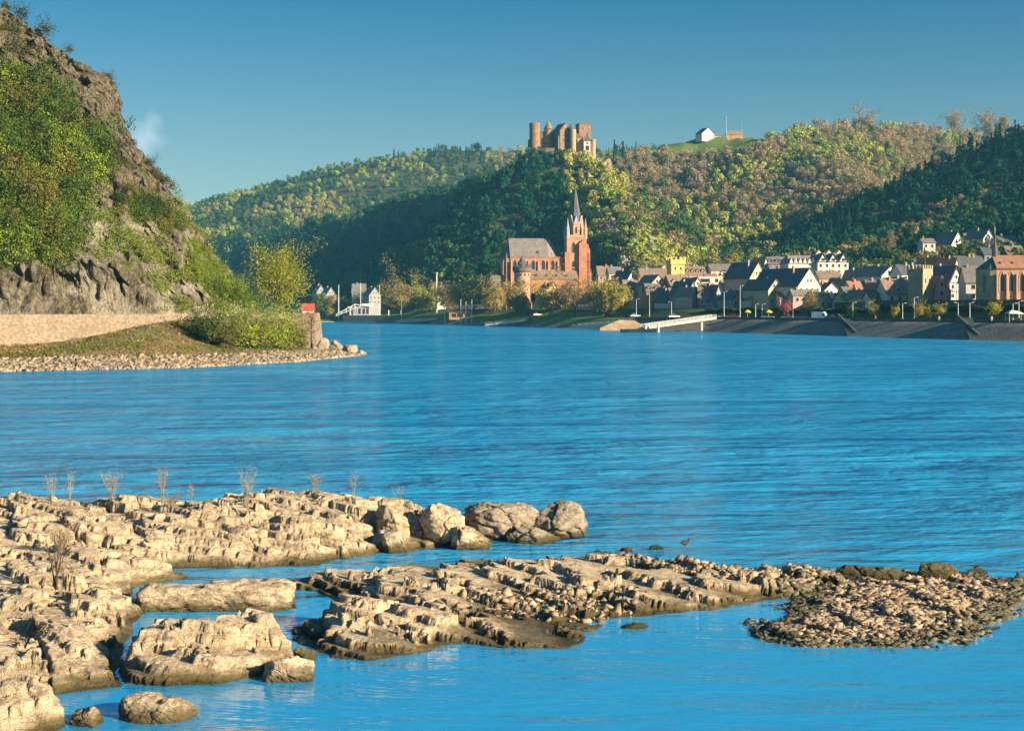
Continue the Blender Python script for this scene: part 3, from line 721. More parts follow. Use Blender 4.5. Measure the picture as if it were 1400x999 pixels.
tag(mk('shrubbery', V, F, M['leaf'], tint=np.repeat(np.array(sc_), 4, 0)), 'low scrub and grass tufts over the rocks of the left cliff', 'scrub', kind='stuff')

# ------------------------------------------------------------------ left bank: wall, bastion, beach, bushes
b = MB(); pts = [(-110, 186), (X_(0, 203), 203), (X_(120, 214), 214), (X_(190, 224), 224), (X_(262, 238), 238), (X_(345, 259), 259)][:5]
for (x0, y0), (x1, y1) in zip(pts[:-1], pts[1:]):
    b.hull8([(x0, y0, -0.5), (x1, y1, -0.5), (x1 - .5, y1 + 1.5, -0.5), (x0 - .5, y0 + 1.5, -0.5)], [(x0 - .35, y0 + .8, 7.15), (x1 - .35, y1 + .8, 7.15), (x1 - .6, y1 + 1.5, 7.15), (x0 - .6, y0 + 1.5, 7.15)])
tag(b.build('retaining_wall', M['quarry']), 'long pale stone retaining wall carrying the road below the left cliff', 'wall')
b = MB()
A, B2, C2 = (X_(338, 258), 258), (X_(428, 259), 259), (X_(437, 275), 275)
TOP = [A, B2, C2, (-46, 296), (-58, 296), (-58, 262)]
cxm, cym = np.mean(TOP, 0)
lo_ = [(q[0] + (q[0] - cxm) * .10, q[1] + (q[1] - cym) * .06, -1) for q in TOP]; hi_ = [(q[0], q[1], 7.2) for q in TOP]; n_ = len(TOP)
b.add(lo_ + hi_, [list(range(n_, 2 * n_))] + [[i, (i + 1) % n_, (i + 1) % n_ + n_, i + n_] for i in range(n_)])
bw = empty('bastion_wall', (0, 0, 0)); b.build('wall', M['quarry'], bw); tag(bw, 'short battered stone wall under the yellow green tree at the road end', 'wall')
b = MB(); 
for i in range(8):
    x = A[0] + (B2[0] - A[0] - 1) * i / 7; b.tube((x, 259.2, 7.3), (x, 259.2, 8.2), 0.05, n=5)
b.tube((A[0], 259.2, 8.15), (B2[0] - 1, 259.2, 8.15), 0.05, n=5); b.tube((A[0], 259.2, 7.75), (B2[0] - 1, 259.2, 7.75), 0.04, n=5)
b.build('railing', M['iron'], bw)

def stones(name, pts, sizes, cols, flat, label, rng, rough=0.2):
    """a spread of loose stones merged into one mass"""
    base = np.array([(-1, -1, -1), (1, -1, -1), (1, 1, -1), (-1, 1, -1), (-1, -1, 1), (1, -1, 1), (1, 1, 1), (-1, 1, 1)], float) * (1, 0.8, 1)
    f = np.array([[4, 5, 6, 7], [0, 1, 5, 4], [1, 2, 6, 5], [2, 3, 7, 6], [3, 0, 4, 7], [0, 3, 2, 1]])
    n = len(pts); P = np.repeat(base[None], n, 0); P[:, 4:, :2] *= (0.45 + 0.35 * rng.random((n, 4, 1))); P[:, :4, :2] *= (0.75 + 0.4 * rng.random((n, 4, 1)))
    P[..., 2] *= flat; P += rng.normal(size=P.shape) * (rough, rough, rough * flat)
    a = rng.random(n) * 6.283; tl = rng.normal(size=(n, 2)) * 0.3
    ca, sa = np.cos(a)[:, None], np.sin(a)[:, None]
    x, y, z = P[..., 0], P[..., 1], P[..., 2] + tl[:, :1] * P[..., 0] + tl[:, 1:] * P[..., 1]
    Q = np.stack([x * ca - y * sa, x * sa + y * ca, z], -1) * np.asarray(sizes)[:, None, None] + np.asarray(pts)[:, None, :]
    F = (f[None] + (np.arange(n) * 8)[:, None, None]).reshape(-1, 4)
    o = mk(name, Q.reshape(-1, 3), F, M['stone'], tint=np.repeat(np.asarray(cols), 8, 0)); return tag(o, label, 'stones', kind='stuff')
gq = np.column_stack([-80 + rs.random(60000) * 42, 185 + rs.random(60000) * 62]); gd = -poly_sd(gq[:, 0], gq[:, 1], RIVER); gk = (gd > 5.5) & (gd < 31) & (fbm2(gq[:, 0] / 3, gq[:, 1] / 3, 3, 8) + rs.normal(size=60000) * .35 > -.1)
gq = gq[gk][:16000]; gzz = base_z(gq[:, 0], gq[:, 1])[0]; V, F = quads(np.column_stack([gq, gzz + .12]), rs.normal(size=(len(gq), 3)) * (.6, .6, .3) + (0, -.6, .3), .10 + .16 * rs.random(len(gq)), .6, rs)
gc = np.where((fbm2(gq[:, 0] / 5, gq[:, 1] / 5, 2, 4) > 0.05)[:, None], np.array((.13, .14, .03)), np.array((.23, .16, .075))) * (.5 + .8 * rs.random((len(gq), 1)))
tag(mk('grass', V, F, M['leaf'], tint=np.repeat(gc, 4, 0)), 'dry grass and weeds on the earth mound of the left bank', 'grass', kind='stuff')
xs = -72 + rs.random(40000) * 48; ysb = 178 + rs.random(40000) * 72
dd = -poly_sd(xs, ysb, RIVER); kk = (dd > -0.3) & (dd < 7.5 * np.clip((ysb < 225) + 0.6, 0, 1)) & (rs.random(40000) < np.interp(dd, [-1, 5, 8], [1, 1, 0.25]))
xs, ysb, dd = xs[kk], ysb[kk], dd[kk]; zs = base_z(xs, ysb)[0]
cols = np.array((0.31, 0.24, 0.165)) * (0.35 + 0.75 * rs.random((len(xs), 1)))
stones('shingle', np.stack([xs, ysb, zs + 0.08], 1), 0.17 + 0.24 * rs.random(len(xs)) ** 2, cols, 0.6, 'pale cobbles along the water below the left retaining wall', rs)

# ------------------------------------------------------------------ foreground bedrock
def fp(*pts): return [tuple(floor_pt(px, py)) for px, py in pts]
BAND = fp((-120, 806), (-20, 800), (120, 790), (200, 779), (300, 775), (440, 772), (470, 764), (520, 757), (600, 750), (672, 741), (660, 722), (560, 716), (420, 712), (200, 712), (-160, 716))
MASS = fp((-140, 962), (0, 952), (66, 952), (110, 945), (163, 938), (166, 905), (176, 860), (196, 838), (176, 815), (192, 800), (262, 790), (200, 779), (-160, 779))
BLOCK = fp((172, 906), (170, 934), (230, 938), (300, 934), (345, 926), (388, 914), (394, 893), (176, 893))
SHELF = fp((384, 806), (420, 792), (560, 778), (650, 768), (830, 766), (930, 778), (1020, 786), (1160, 786), (1150, 806), (1010, 828), (900, 842), (836, 846), (812, 862), (782, 886), (700, 888), (640, 882),
           (560, 894), (500, 904), (440, 902), (408, 880), (400, 862), (430, 856), (520, 846), (500, 842), (456, 820), (440, 808))
BAR = fp((1028, 862), (1060, 848), (1092, 826), (1086, 814), (1140, 786), (1240, 782), (1330, 788), (1400, 792), (1408, 818), (1372, 842), (1330, 872), (1240, 884), (1110, 884), (1056, 878))
LEDGE = fp((185, 836), (398, 830), (402, 818), (380, 808), (190, 812))
BLOCK2 = fp((176, 917), (250, 917), (330, 915), (392, 908), (393, 893), (178, 893))
HUMP = fp((428, 886), (520, 877), (625, 881), (642, 868), (560, 850), (440, 852))
WHALE = fp((645, 801), (740, 803), (850, 798), (862, 782), (640, 777))
NEARL = fp((-140, 1050), (-20, 1040), (60, 1012), (84, 992), (86, 968), (40, 962), (-140, 966))
GS = 0.042
bx = np.arange(-24, 24.01, GS); by = np.arange(22.5, 56.0, GS)
BX, BY = np.meshgrid(bx, by); x, y = BX.ravel(), BY.ravel()
wx = x + 0.20 * fbm2(x / 1.4, y / 1.4, 3, 301); wy = y + 0.20 * fbm2(x / 1.4, y / 1.4, 3, 302)
def blob(poly, H, bev, pw=0.5):
    d = poly_sd(wx, wy, poly); e = np.clip(d / bev, 0, 1)
    return np.where(d > 0, H * e ** pw, d * 0.6)
lowf = fbm2(x / 4.5, y / 4.5, 3, 310)
band_c = np.interp(x, [-24, -16, -9, -6, -2, 0.5], [1.15, 1.15, 1.25, 1.45, 1.0, 0.7])
hB = blob(BAND, 1.0, 2.6, 0.62) * (band_c + 0.25 * lowf)
hM = blob(MASS, 1.0, 0.9, 0.55) * (0.95 + 0.25 * lowf + 0.03 * (y - 40)) * np.interp(y, [28, 32, 36, 41], [1.25, 1.05, 0.85, 0.8])
hK = np.maximum(blob(BLOCK, 0.50, 0.35, 0.45) * (1 + 0.2 * lowf), blob(BLOCK2, 1.0, 0.35, 0.4) * (1 + 0.12 * lowf))
hU = np.maximum(blob(HUMP, 0.72, 0.55, 0.5) * (1 + 0.25 * lowf), blob(WHALE, 0.58, 1.0, 0.55))
hS = blob(SHELF, 0.50, 1.1, 0.6) * (1 + 0.5 * lowf)
hA = blob(BAR, 0.24, 2.6, 0.8) + np.where(poly_sd(wx, wy, BAR) > 0.3, 0.10 * fbm2(x / 1.6, y / 1.6, 3, 318), 0)
hL = blob(LEDGE, 0.30, 0.4, 0.45)
hN = blob(NEARL, 0.75, 0.6, 0.5) * (1 + 0.3 * lowf)
H = np.maximum.reduce([hB, hM, hK, hS, hL, hA, hN, hU])
# fracture into tilted blocks: coarse on the high rock, fine and bedded on the shelf
def blocks(sx_, sy_, sd, skew=0.5):
    f1, f2, cid, ox, oy = worley2((wx + skew * wy) / sx_, wy / sy_, sd)
    a = cid * 91.7
    return cid - 0.5, f2 - f1, np.cos(a) * ox + np.sin(a) * oy, f1
c1, e1, t1, g1 = blocks(2.2, 1.5, 401, 0.6); c2, e2, t2, g2 = blocks(0.8, 0.6, 402, -0.6); c3, e3, t3, g3 = blocks(0.26, 0.2, 403, 0.4)
coarse = np.clip((np.maximum.reduce([hB, hM, hK, hN, 0.75 * hU]) - 0.25) / 0.5, 0, 1)
shelfm = ((hS >= H - 1e-6) & (hS > 0)).astype(float)
land = np.clip(H / 0.15, 0, 1)
D = coarse * (0.34 * c1 + 0.26 * t1 + 0.36 * (0.42 - g1) - 0.34 * (1 - sstep(0.0, 0.06, e1))) + (0.08 * c2 + 0.09 * t2 - 0.11 * (1 - sstep(0, 0.05, e2))) * (0.45 + 0.55 * coarse)
D += shelfm * (0.16 * c1 + 0.12 * t1) + 0.035 * c3 - 0.04 * (1 - sstep(0, 0.1, e3)) * (c2 > 0) + 0.02 * fbm2(x / 0.28, y / 0.28, 4, 420, 0.6) + 0.03 * fbm2(x / 1.1, y / 1.1, 4, 430)
H2 = np.where(H > 0, H + D * land * np.where(hA >= H - 1e-6, 0.25, 1.0), H)
def terrace(h, step, dip, sharp):
    u = (h + dip) / step; f = np.floor(u); return (f + sstep(sharp, 1.0, u - f)) * step - dip
dip = 0.16 * wx + 0.05 * wy + 0.10 * noise2(x / 2.2, y / 2.2, 461)
tb = terrace(terrace(H2, 0.24, dip, 0.86), 0.08, dip * 0.8, 0.7)
H2 = np.where(H > 0, H2 + (tb - H2) * (0.75 + 0.2 * shelfm) * land, H2)
H2 = np.maximum(H2, np.where(H > 0.12, 0.02, -0.6)); H2 = np.maximum(H2, -0.6)
jx = 0.05 * fbm3(x / 0.5, y / 0.5, H2 / 0.25, 3, 440) * land; jy = 0.07 * fbm3(x / 0.5 + 9, y / 0.5, H2 / 0.22, 3, 441) * land
V = np.stack([x + jx, y + jy, H2], 1); F = grid_faces(len(bx), len(by))
kf = (H2[F] > -0.5).any(1); F = F[kf]
used = np.unique(F); rem = np.full(len(V), -1); rem[used] = np.arange(len(used))
br = mk('bedrock', V[used], rem[F], M['rock'], smooth=True); br['kind'] = 'structure'
def bed_z(px, py):
    """height of the bedrock where the sight line meets it"""
    for Y in np.arange(60, 22, -0.05)[::-1]:
        q = at(px, py, Y); i = int(round((q[0] - bx[0]) / GS)); j = int(round((Y - by[0]) / GS))
        if not (0 <= i < len(bx) and 0 <= j < len(by)): continue
        if q[2] <= H2[j * len(bx) + i]: return q
    return np.array((*floor_pt(px, py), 0.0))

# boulders
bm = bmesh.new(); bmesh.ops.create_icosphere(bm, subdivisions=6, radius=1.0)
ICO = np.array([v.co[:] for v in bm.verts]); ICOF = np.array([[v.index for v in f.verts] for f in bm.faces]); bm.free()
bm = bmesh.new(); bmesh.ops.create_icosphere(bm, subdivisions=4, radius=1.0)
ICO4 = np.array([v.co[:] for v in bm.verts]); ICOF4 = np.array([[v.index for v in f.verts] for f in bm.faces]); bm.free()
def boulder_mesh(name, w, d, h, seed, e=3.2, cuts=12, rough=1.0, small=False, mat='rock', sink=0.35, lo=0.62):
    rng = np.random.default_rng(seed); D_ = ICO4 if small else ICO
    p = D_ / (np.abs(D_) ** e).sum(1, keepdims=True) ** (1 / e)
    for _ in range(cuts):
        n_ = rng.normal(size=3); n_[2] = n_[2] * 0.7 + 0.25; n_ /= np.linalg.norm(n_); c = lo + 0.36 * rng.random()
        p = p - np.maximum(p @ n_ - c, 0)[:, None] * n_ * 0.96
    S = np.array((w / 2, d / 2, (h + sink) / 2)); p = p / np.abs(p).max(0); p = p * S
    s = min(w, d, h * 2)
    o = seed * 13.7
    nn = fbm3(p[:, 0] / s * 1.6 + o, p[:, 1] / s * 1.6, p[:, 2] / s * 2.4, 3, seed)
    n2 = fbm3(p[:, 0] / s * 6 + o, p[:, 1] / s * 6, p[:, 2] / s * 9, 4, seed + 5, 0.6)
    rg = 1 - np.abs(fbm3((p[:, 0] + p[:, 2] * .6) / s * 2.6, p[:, 1] / s * 2.6 + o, p[:, 2] / s * 2.0, 3, seed + 9))
    q1, q2, qc, _a, _b = worley2((p[:, 0] + .5 * p[:, 2]) / s * 1.7 + o + .15 * nn, (p[:, 1] * .7 + p[:, 2] * 1.1) / s * 1.7 + .15 * nn, seed)
    p = p + D_ * (0.07 * s * (qc - .5) - 0.055 * s * (1 - sstep(0.0, 0.07, q2 - q1)))[:, None] * min(rough, 1.0)
    bed = p @ np.array((.34, .12, .93)) / (s * 0.17) + 0.5 * nn + 0.12 * n2; fb = bed - np.floor(bed)
    p = p - D_ * (0.035 * s * (1 - sstep(0.0, 0.22, fb)) * (_h(np.floor(bed), np.zeros_like(bed), np.zeros_like(bed), seed) > .35))[:, None] * np.array((1, 1, .4)) * min(rough, 1.0)
    p = p + D_ * (0.04 * s * nn + 0.02 * s * n2 - 0.05 * s * np.clip(rg - 0.88, 0, 1) * 7 * 0.4)[:, None] * rough
    p[:, 2] += (h + sink) / 2 - sink
    return p, (ICOF4 if small else ICOF)
def boulder(x0, x1, pyb, pyt, depth, seed, label, mat='rock', zb=0.0, rz=0.0, name='boulder', group=None, **kw):
    Yf = FPX * (CAMH - zb) / (pyb - CY); Y = Yf + depth / 2
    w = (x1 - x0) / FPX * Yf; ztop = CAMH - (pyt - CY) / FPX * (Yf + depth * 0.55); h = max(0.08, ztop - zb)
    P, F = boulder_mesh(name, w, depth, h, seed, **kw)
    o = mk(name, P, F, M[mat], smooth=True, loc=((x0 + x1) / 2 / 1.0 * 0 + ((x0 + x1) / 2 - CX) / FPX * Yf, Y, zb))
    o.rotation_euler = (0, 0, rz); tag(o, label, 'rock', group); return o
BOULDERS = [
    (720, 806, 736, 684, 2.6, 11, 'rounded outermost boulder at the water end of the back rock ridge', 'rock_grey'),
    (632, 738, 740, 686, 2.8, 12, 'broad dark fronted boulder beside the outermost boulder of the ridge', 'rock_grey'),
    (690, 768, 744, 716, 1.3, 13, 'low dark rock at the water in front of the outermost boulder', 'rock_grey'),
    (572, 640, 748, 686, 2.2, 14, 'smooth domed boulder with pale top left of the dark fronted boulder', 'rock'),
    (505, 562, 752, 690, 1.9, 15, 'blocky boulder with shaded left face in the middle of the back ridge', 'rock'),
    (612, 674, 752, 716, 1.3, 16, 'low lumpy rock at the waterline below the smooth domed boulder', 'rock'),
    (518, 560, 758, 724, 1.0, 17, 'square shouldered rock at the waterline with a rounded top', 'rock'),
    (420, 486, 764, 724, 1.4, 18, 'pale rounded rock at the inlet mouth in front of the back ridge', 'rock'),
    (385, 432, 764, 726, 1.2, 19, 'grey wedge shaped rock left of the pale rounded rock', 'rock_grey'),
    (455, 520, 740, 700, 1.7, 20, 'sloping boulder with a dark left side high on the back ridge', 'rock'),
    (75, 164, 770, 708, 2.4, 22, 'large pale rounded boulder with a dark cleft on its left', 'rock'),
    (0, 72, 772, 705, 2.6, 23, 'big sloping slab boulder at the left edge beside the dark cleft', 'rock'),
    (160, 245, 776, 716, 1.9, 24, 'angular boulder with a shaded pyramid face right of the large pale boulder', 'rock'),
    (300, 372, 770, 720, 1.6, 25, 'flat faced block split by a diagonal crack above the inlet', 'rock'),
    (150, 276, 990, 950, 1.1, 26, 'long low pale rock alone in the water at the bottom', 'rock'),
    (84, 136, 995, 964, 0.8, 27, 'small cream rock with a dark notch beside the long low rock', 'rock'),
    (342, 426, 934, 890, 1.0, 28, 'rounded rock with a dark hollow at the corner of the big block', 'rock'),
    (392, 432, 906, 880, 0.7, 29, 'dark pitted rock standing at the pool edge', 'mossy'),
    (182, 398, 836, 796, 1.3, 37, 'long straight slab lying across the inlet pool like a kerb', 'rock'),
    (1150, 1250, 796, 768, 1.1, 42, 'long low mossy rock at the back of the shingle bar', 'mossy'),
    (1252, 1316, 796, 770, 0.9, 43, 'domed mossy rock at the back of the shingle bar', 'mossy'),
    (1318, 1360, 787, 773, 0.6, 44, 'small flat mossy rock at the outer tip of the bar', 'mossy'),
    (882, 908, 752, 744, 0.4, 45, 'flat rock awash near the wading bird', 'mossy'),
    (848, 868, 754, 748, 0.3, 46, 'second flat rock awash, left of the one near the bird', 'mossy'),
    (812, 826, 755, 751, 0.22, 47, 'tiniest dark rock awash, furthest from the bird', 'mossy'),
    (948, 986, 806, 776, 0.7, 48, 'squat brown boulder with shaded left side on the shelf neck', 'rock_grey'),
    (838, 898, 860, 850, 0.5, 49, 'thin dark slab awash off the shelf front', 'mossy'),
]
for b_ in BOULDERS:
    x0, x1, pb, pt, dp, sd, lab, mt = b_
    boulder(x0, x1, pb, pt, dp, sd, lab, mt, e=(9.0 if sd in (37, 39, 31, 34, 36, 33, 35) else (2.5 if sd in (11, 12, 14) else 3.4)), cuts=(9 if sd in (37, 11, 12, 14) else 13), small=(x1 - x0 < 50),
            lo=(0.9 if sd in (37, 39, 34, 31) else 0.62), rough=(1.3 if sd in (39, 34, 36, 31) else 1.0), sink=0.3)
# loose stones: the bar and the shelf rubble as one mass, the larger ones singly
def in_poly(poly, n, rng):
    P = np.array(poly); lo, hi = P.min(0), P.max(0); q = lo + rng.random((n, 2)) * (hi - lo)
    return q[poly_sd(q[:, 0], q[:, 1], poly) > -0.15 - 0.5 * np.maximum(noise2(q[:, 0] * 1.3, q[:, 1] * 1.3, 5), -.6)]
q = in_poly(BAR, 38000, rs); qd = poly_sd(q[:, 0], q[:, 1], BAR)
def h2at(q):
    i = np.clip(((q[:, 0] - bx[0]) / GS).round().astype(int), 0, len(bx) - 1); j = np.clip(((q[:, 1] - by[0]) / GS).round().astype(int), 0, len(by) - 1)
    return H2[j * len(bx) + i]
cw = np.where((qd[:, None] < 0.5 + 0.5 * rs.random((len(q), 1))), np.array((0.13, 0.115, 0.075)), np.array((0.33, 0.24, 0.16)))
cw = cw * (0.45 + 0.85 * rs.random((len(q), 1)))
stones('shingle', np.column_stack([q, np.maximum(h2at(q), -0.05) - 0.005]), 0.035 + 0.125 * rs.random(len(q)) ** 3, cw, 0.26, 'flat slaty shingle covering the low bar at right', rs)
NECK = fp((840, 772), (930, 772), (1020, 778), (1160, 780), (1150, 806), (1040, 815), (960, 806), (880, 792))
RUB = fp((640, 830), (760, 815), (860, 822), (840, 846), (760, 852), (660, 846))
q = np.vstack([in_poly(NECK, 3200, rs), in_poly(RUB, 420, rs)])
stones('rubble', np.column_stack([q, h2at(q) + 0.01]), 0.03 + 0.12 * rs.random(len(q)) ** 3, np.array((0.34, 0.25, 0.165)) * (0.35 + 0.85 * rs.random((len(q), 1))), 0.42, 'broken stones strewn over the neck of the rock shelf', rs)
smesh = []
for k in range(6):
    P, F = boulder_mesh('stone', 0.42, 0.32, 0.2, 60 + k, small=True, cuts=10, sink=0.06)
    smesh.append((P, F))
sp_ = []
q = np.vstack([in_poly(BAR, 900, rs)[:64], in_poly(NECK, 300, rs)[:34]]); zq = h2at(q); first = {}
for i, (xy, z) in enumerate(zip(q, zq)):
    k = i % 6; onbar = i < 64
    key = (k, onbar)
    if key not in first:
        o = mk('stone', smesh[k][0], smesh[k][1], M['rock_grey' if onbar else 'rock'], smooth=True); first[key] = o
    else:
        o = first[key].copy(); COL.objects.link(o)
    o.location = (xy[0], xy[1], max(z, 0) + 0.02); o.rotation_euler = (0, 0, rs.random() * 6.28); s = 0.35 + 0.55 * rs.random(); o.scale = (s, s, s * (0.55 if onbar else 0.7))
    if onbar: tag(o, 'larger flat grey stone lying on the shingle bar', 'stone', 'larger stones on the shingle bar')
    else: tag(o, 'larger pale stone lying on the neck of the rock shelf', 'stone', 'larger stones on the shelf neck')

# dry stalks and saplings growing out of the rocks
def dry_plant(px, py, hpx, wpx, n, seed, label, tint, dark=False, name='dry_shrub'):
    q = bed_z(px, py); Y = q[1]; h = hpx / FPX * Y; w = wpx / FPX * Y; rng = np.random.default_rng(seed)
    root = empty(name, (q[0], q[1], q[2] - 0.03)); b = MB(); ends = []
    for k in range(n):
        a = rng.random() * 6.283; sp = (rng.random() ** 0.7) * w * 0.5; hh_ = h * (0.6 + 0.4 * rng.random())
        p0 = Vector((rng.normal() * 0.04, rng.normal() * 0.04, 0)); p1 = Vector((math.cos(a) * sp * 0.35, math.sin(a) * sp * 0.35, hh_ * 0.5)); p2 = Vector((math.cos(a) * sp, math.sin(a) * sp, hh_))
        r = 0.009 if not dark else 0.022
        b.tube(p0, p1, r, r * 0.7, 4); b.tube(p1, p2, r * 0.7, r * 0.25, 3)
        for j in range(5):
            s0 = p1.lerp(p2, rng.random()); s1 = s0 + Vector((rng.normal() * 0.09, rng.normal() * 0.09, 0.10 + 0.12 * rng.random())) * (h / 0.9)
            b.tube(s0, s1, 0.004, 0.002, 3); ends.append(s1)
    b.build('stem', M['bark_pale' if not dark else 'bark'], root)
    E = np.array([tuple(e) for e in ends]); E = np.repeat(E, 3, 0) + rng.normal(size=(len(E) * 3, 3)) * 0.03
    V, F = quads(E, rng.normal(size=E.shape), 0.022 + 0.01 * rng.random(len(E)), 0.4, rng)
    mk('crown', V, F, M['twig'], root, tint=np.repeat(np.array(tint) * (0.6 + 0.7 * rng.random((len(E), 1))), 4, 0))
    return tag(root, label, 'shrub')
tan_ = (0.36, 0.26, 0.14); pinkb = (0.30, 0.19, 0.15)
dry_plant(72, 690, 42, 22, 9, 1, 'tuft of pale dry stalks on the ridge nearest the left edge', tan_)
dry_plant(96, 692, 46, 22, 6, 2, 'thin dry stalks just right of the leftmost tuft', tan_)
dry_plant(153, 688, 44, 30, 16, 3, 'fan shaped bush of pale dry stems on the ridge crest', tan_)
dry_plant(222, 688, 46, 20, 12, 4, 'narrow dry bush with an orange head on the ridge crest', (0.36, 0.22, 0.09))
dry_plant(234, 698, 26, 34, 16, 5, 'low dark brown brush at the foot of the narrow dry bush', (0.12, 0.08, 0.05))
dry_plant(338, 700, 62, 40, 12, 6, 'tall pinkish bare sapling leaning on the ridge', pinkb)
dry_plant(432, 676, 30, 24, 12, 7, 'compact brown tuft on the ridge where it starts to fall', (0.28, 0.18, 0.10))
dry_plant(484, 684, 40, 20, 5, 8, 'sparse pinkish sapling right of the compact brown tuft', pinkb)
dry_plant(546, 688, 26, 30, 5, 9, 'faint sparse twigs on the ridge above the domed boulder', pinkb)
dry_plant(260, 690, 30, 14, 4, 12, 'few thin stalks between the narrow bush and the tall sapling', tan_)
dry_plant(76, 804, 88, 46, 9, 10, 'dark stemmed twiggy shrub rooted low on the left rock mass', (0.20, 0.12, 0.07), dark=True)
dry_plant(82, 756, 34, 40, 40, 13, 'clump of dry straw grass drooping in the dark cleft', (0.40, 0.30, 0.15), name='dry_grass')
for pxp, pyp, h_, lab in ((60, 870, 14, 'single dry stalk on the face of the left rock mass'),):
    dry_plant(pxp, pyp, h_, 5, 2, 14, lab, tan_)

# wading bird
def bird(px, py):
    xy = floor_pt(px, py); root = empty('bird', (xy[0], xy[1], 0.0)); 
    me = bpy.data.meshes.new('body'); bm = bmesh.new()
    prof = [(-0.17, 0.20, 0.006), (-0.13, 0.205, 0.028), (-0.08, 0.20, 0.055), (-0.01, 0.19, 0.075), (0.06, 0.20, 0.066), (0.095, 0.235, 0.04), (0.105, 0.28, 0.027), (0.115, 0.315, 0.031), (0.135, 0.325, 0.028), (0.155, 0.32, 0.014), (0.20, 0.312, 0.004)]
    rings = []
    for i, (cx0, cz0, r) in enumerate(prof):
        a0 = prof[max(i - 1, 0)]; a1 = prof[min(i + 1, len(prof) - 1)]; d = Vector((a1[0] - a0[0], 0, a1[1] - a0[1])).normalized(); u = Vector((-d.z, 0, d.x))
        rings.append([bm.verts.new(Vector((cx0, 0, cz0)) + (u * math.cos(k * math.pi / 5) + Vector((0, 1, 0)) * 0.85 * math.sin(k * math.pi / 5)) * r) for k in range(10)])
    for r0, r1 in zip(rings[:-1], rings[1:]):
        for k in range(10): bm.faces.new((r0[k], r0[(k + 1) % 10], r1[(k + 1) % 10], r1[k]))
    for s in (-1, 1):       # legs grow out of the belly
        for z0, z1, xa, xb in ((0.14, 0.06, 0.0, 0.012), (0.06, -0.05, 0.012, 0.0)):
            r0 = [bm.verts.new((xa + 0.007 * math.cos(k * 2.1), s * 0.025 + 0.007 * math.sin(k * 2.1), z0)) for k in range(3)]
            r1 = [bm.verts.new((xb + 0.006 * math.cos(k * 2.1), s * 0.025 + 0.006 * math.sin(k * 2.1), z1)) for k in range(3)]
            for k in range(3): bm.faces.new((r0[k], r0[(k + 1) % 3], r1[(k + 1) % 3], r1[k]))
    bmesh.ops.recalc_face_normals(bm, faces=bm.faces); bm.to_mesh(me); bm.free()
    me.materials.append(plain('dark plumage', (0.05, 0.042, 0.035), 0.8, 0.4, 12)); me.polygons.foreach_set('use_smooth', np.ones(len(me.polygons), bool))
    link('body', me, root)
    for s in (-1, 1):
        b = MB(); b.add([(-0.16, s * .03, .215), (-.05, s * .066, .235), (.05, s * .066, .215), (.0, s * .078, .17), (-.1, s * .055, .18)], [[0, 1, 2, 3, 4]]); b.add([(-0.16, s * .028, .217), (-.05, s * .06, .237), (.05, s * .06, .217), (.0, s * .07, .172), (-.1, s * .05, .182)], [[0, 1, 2, 3, 4]])
        b.build('wing', plain('grey wing', (0.10, 0.085, 0.07), 0.8, 0.4, 12), root)
    root.scale = (1.05, 1.05, 1.05); tag(root, 'small dark bird wading in the shallows beside the flat rock awash', 'bird')
bird(937, 750)


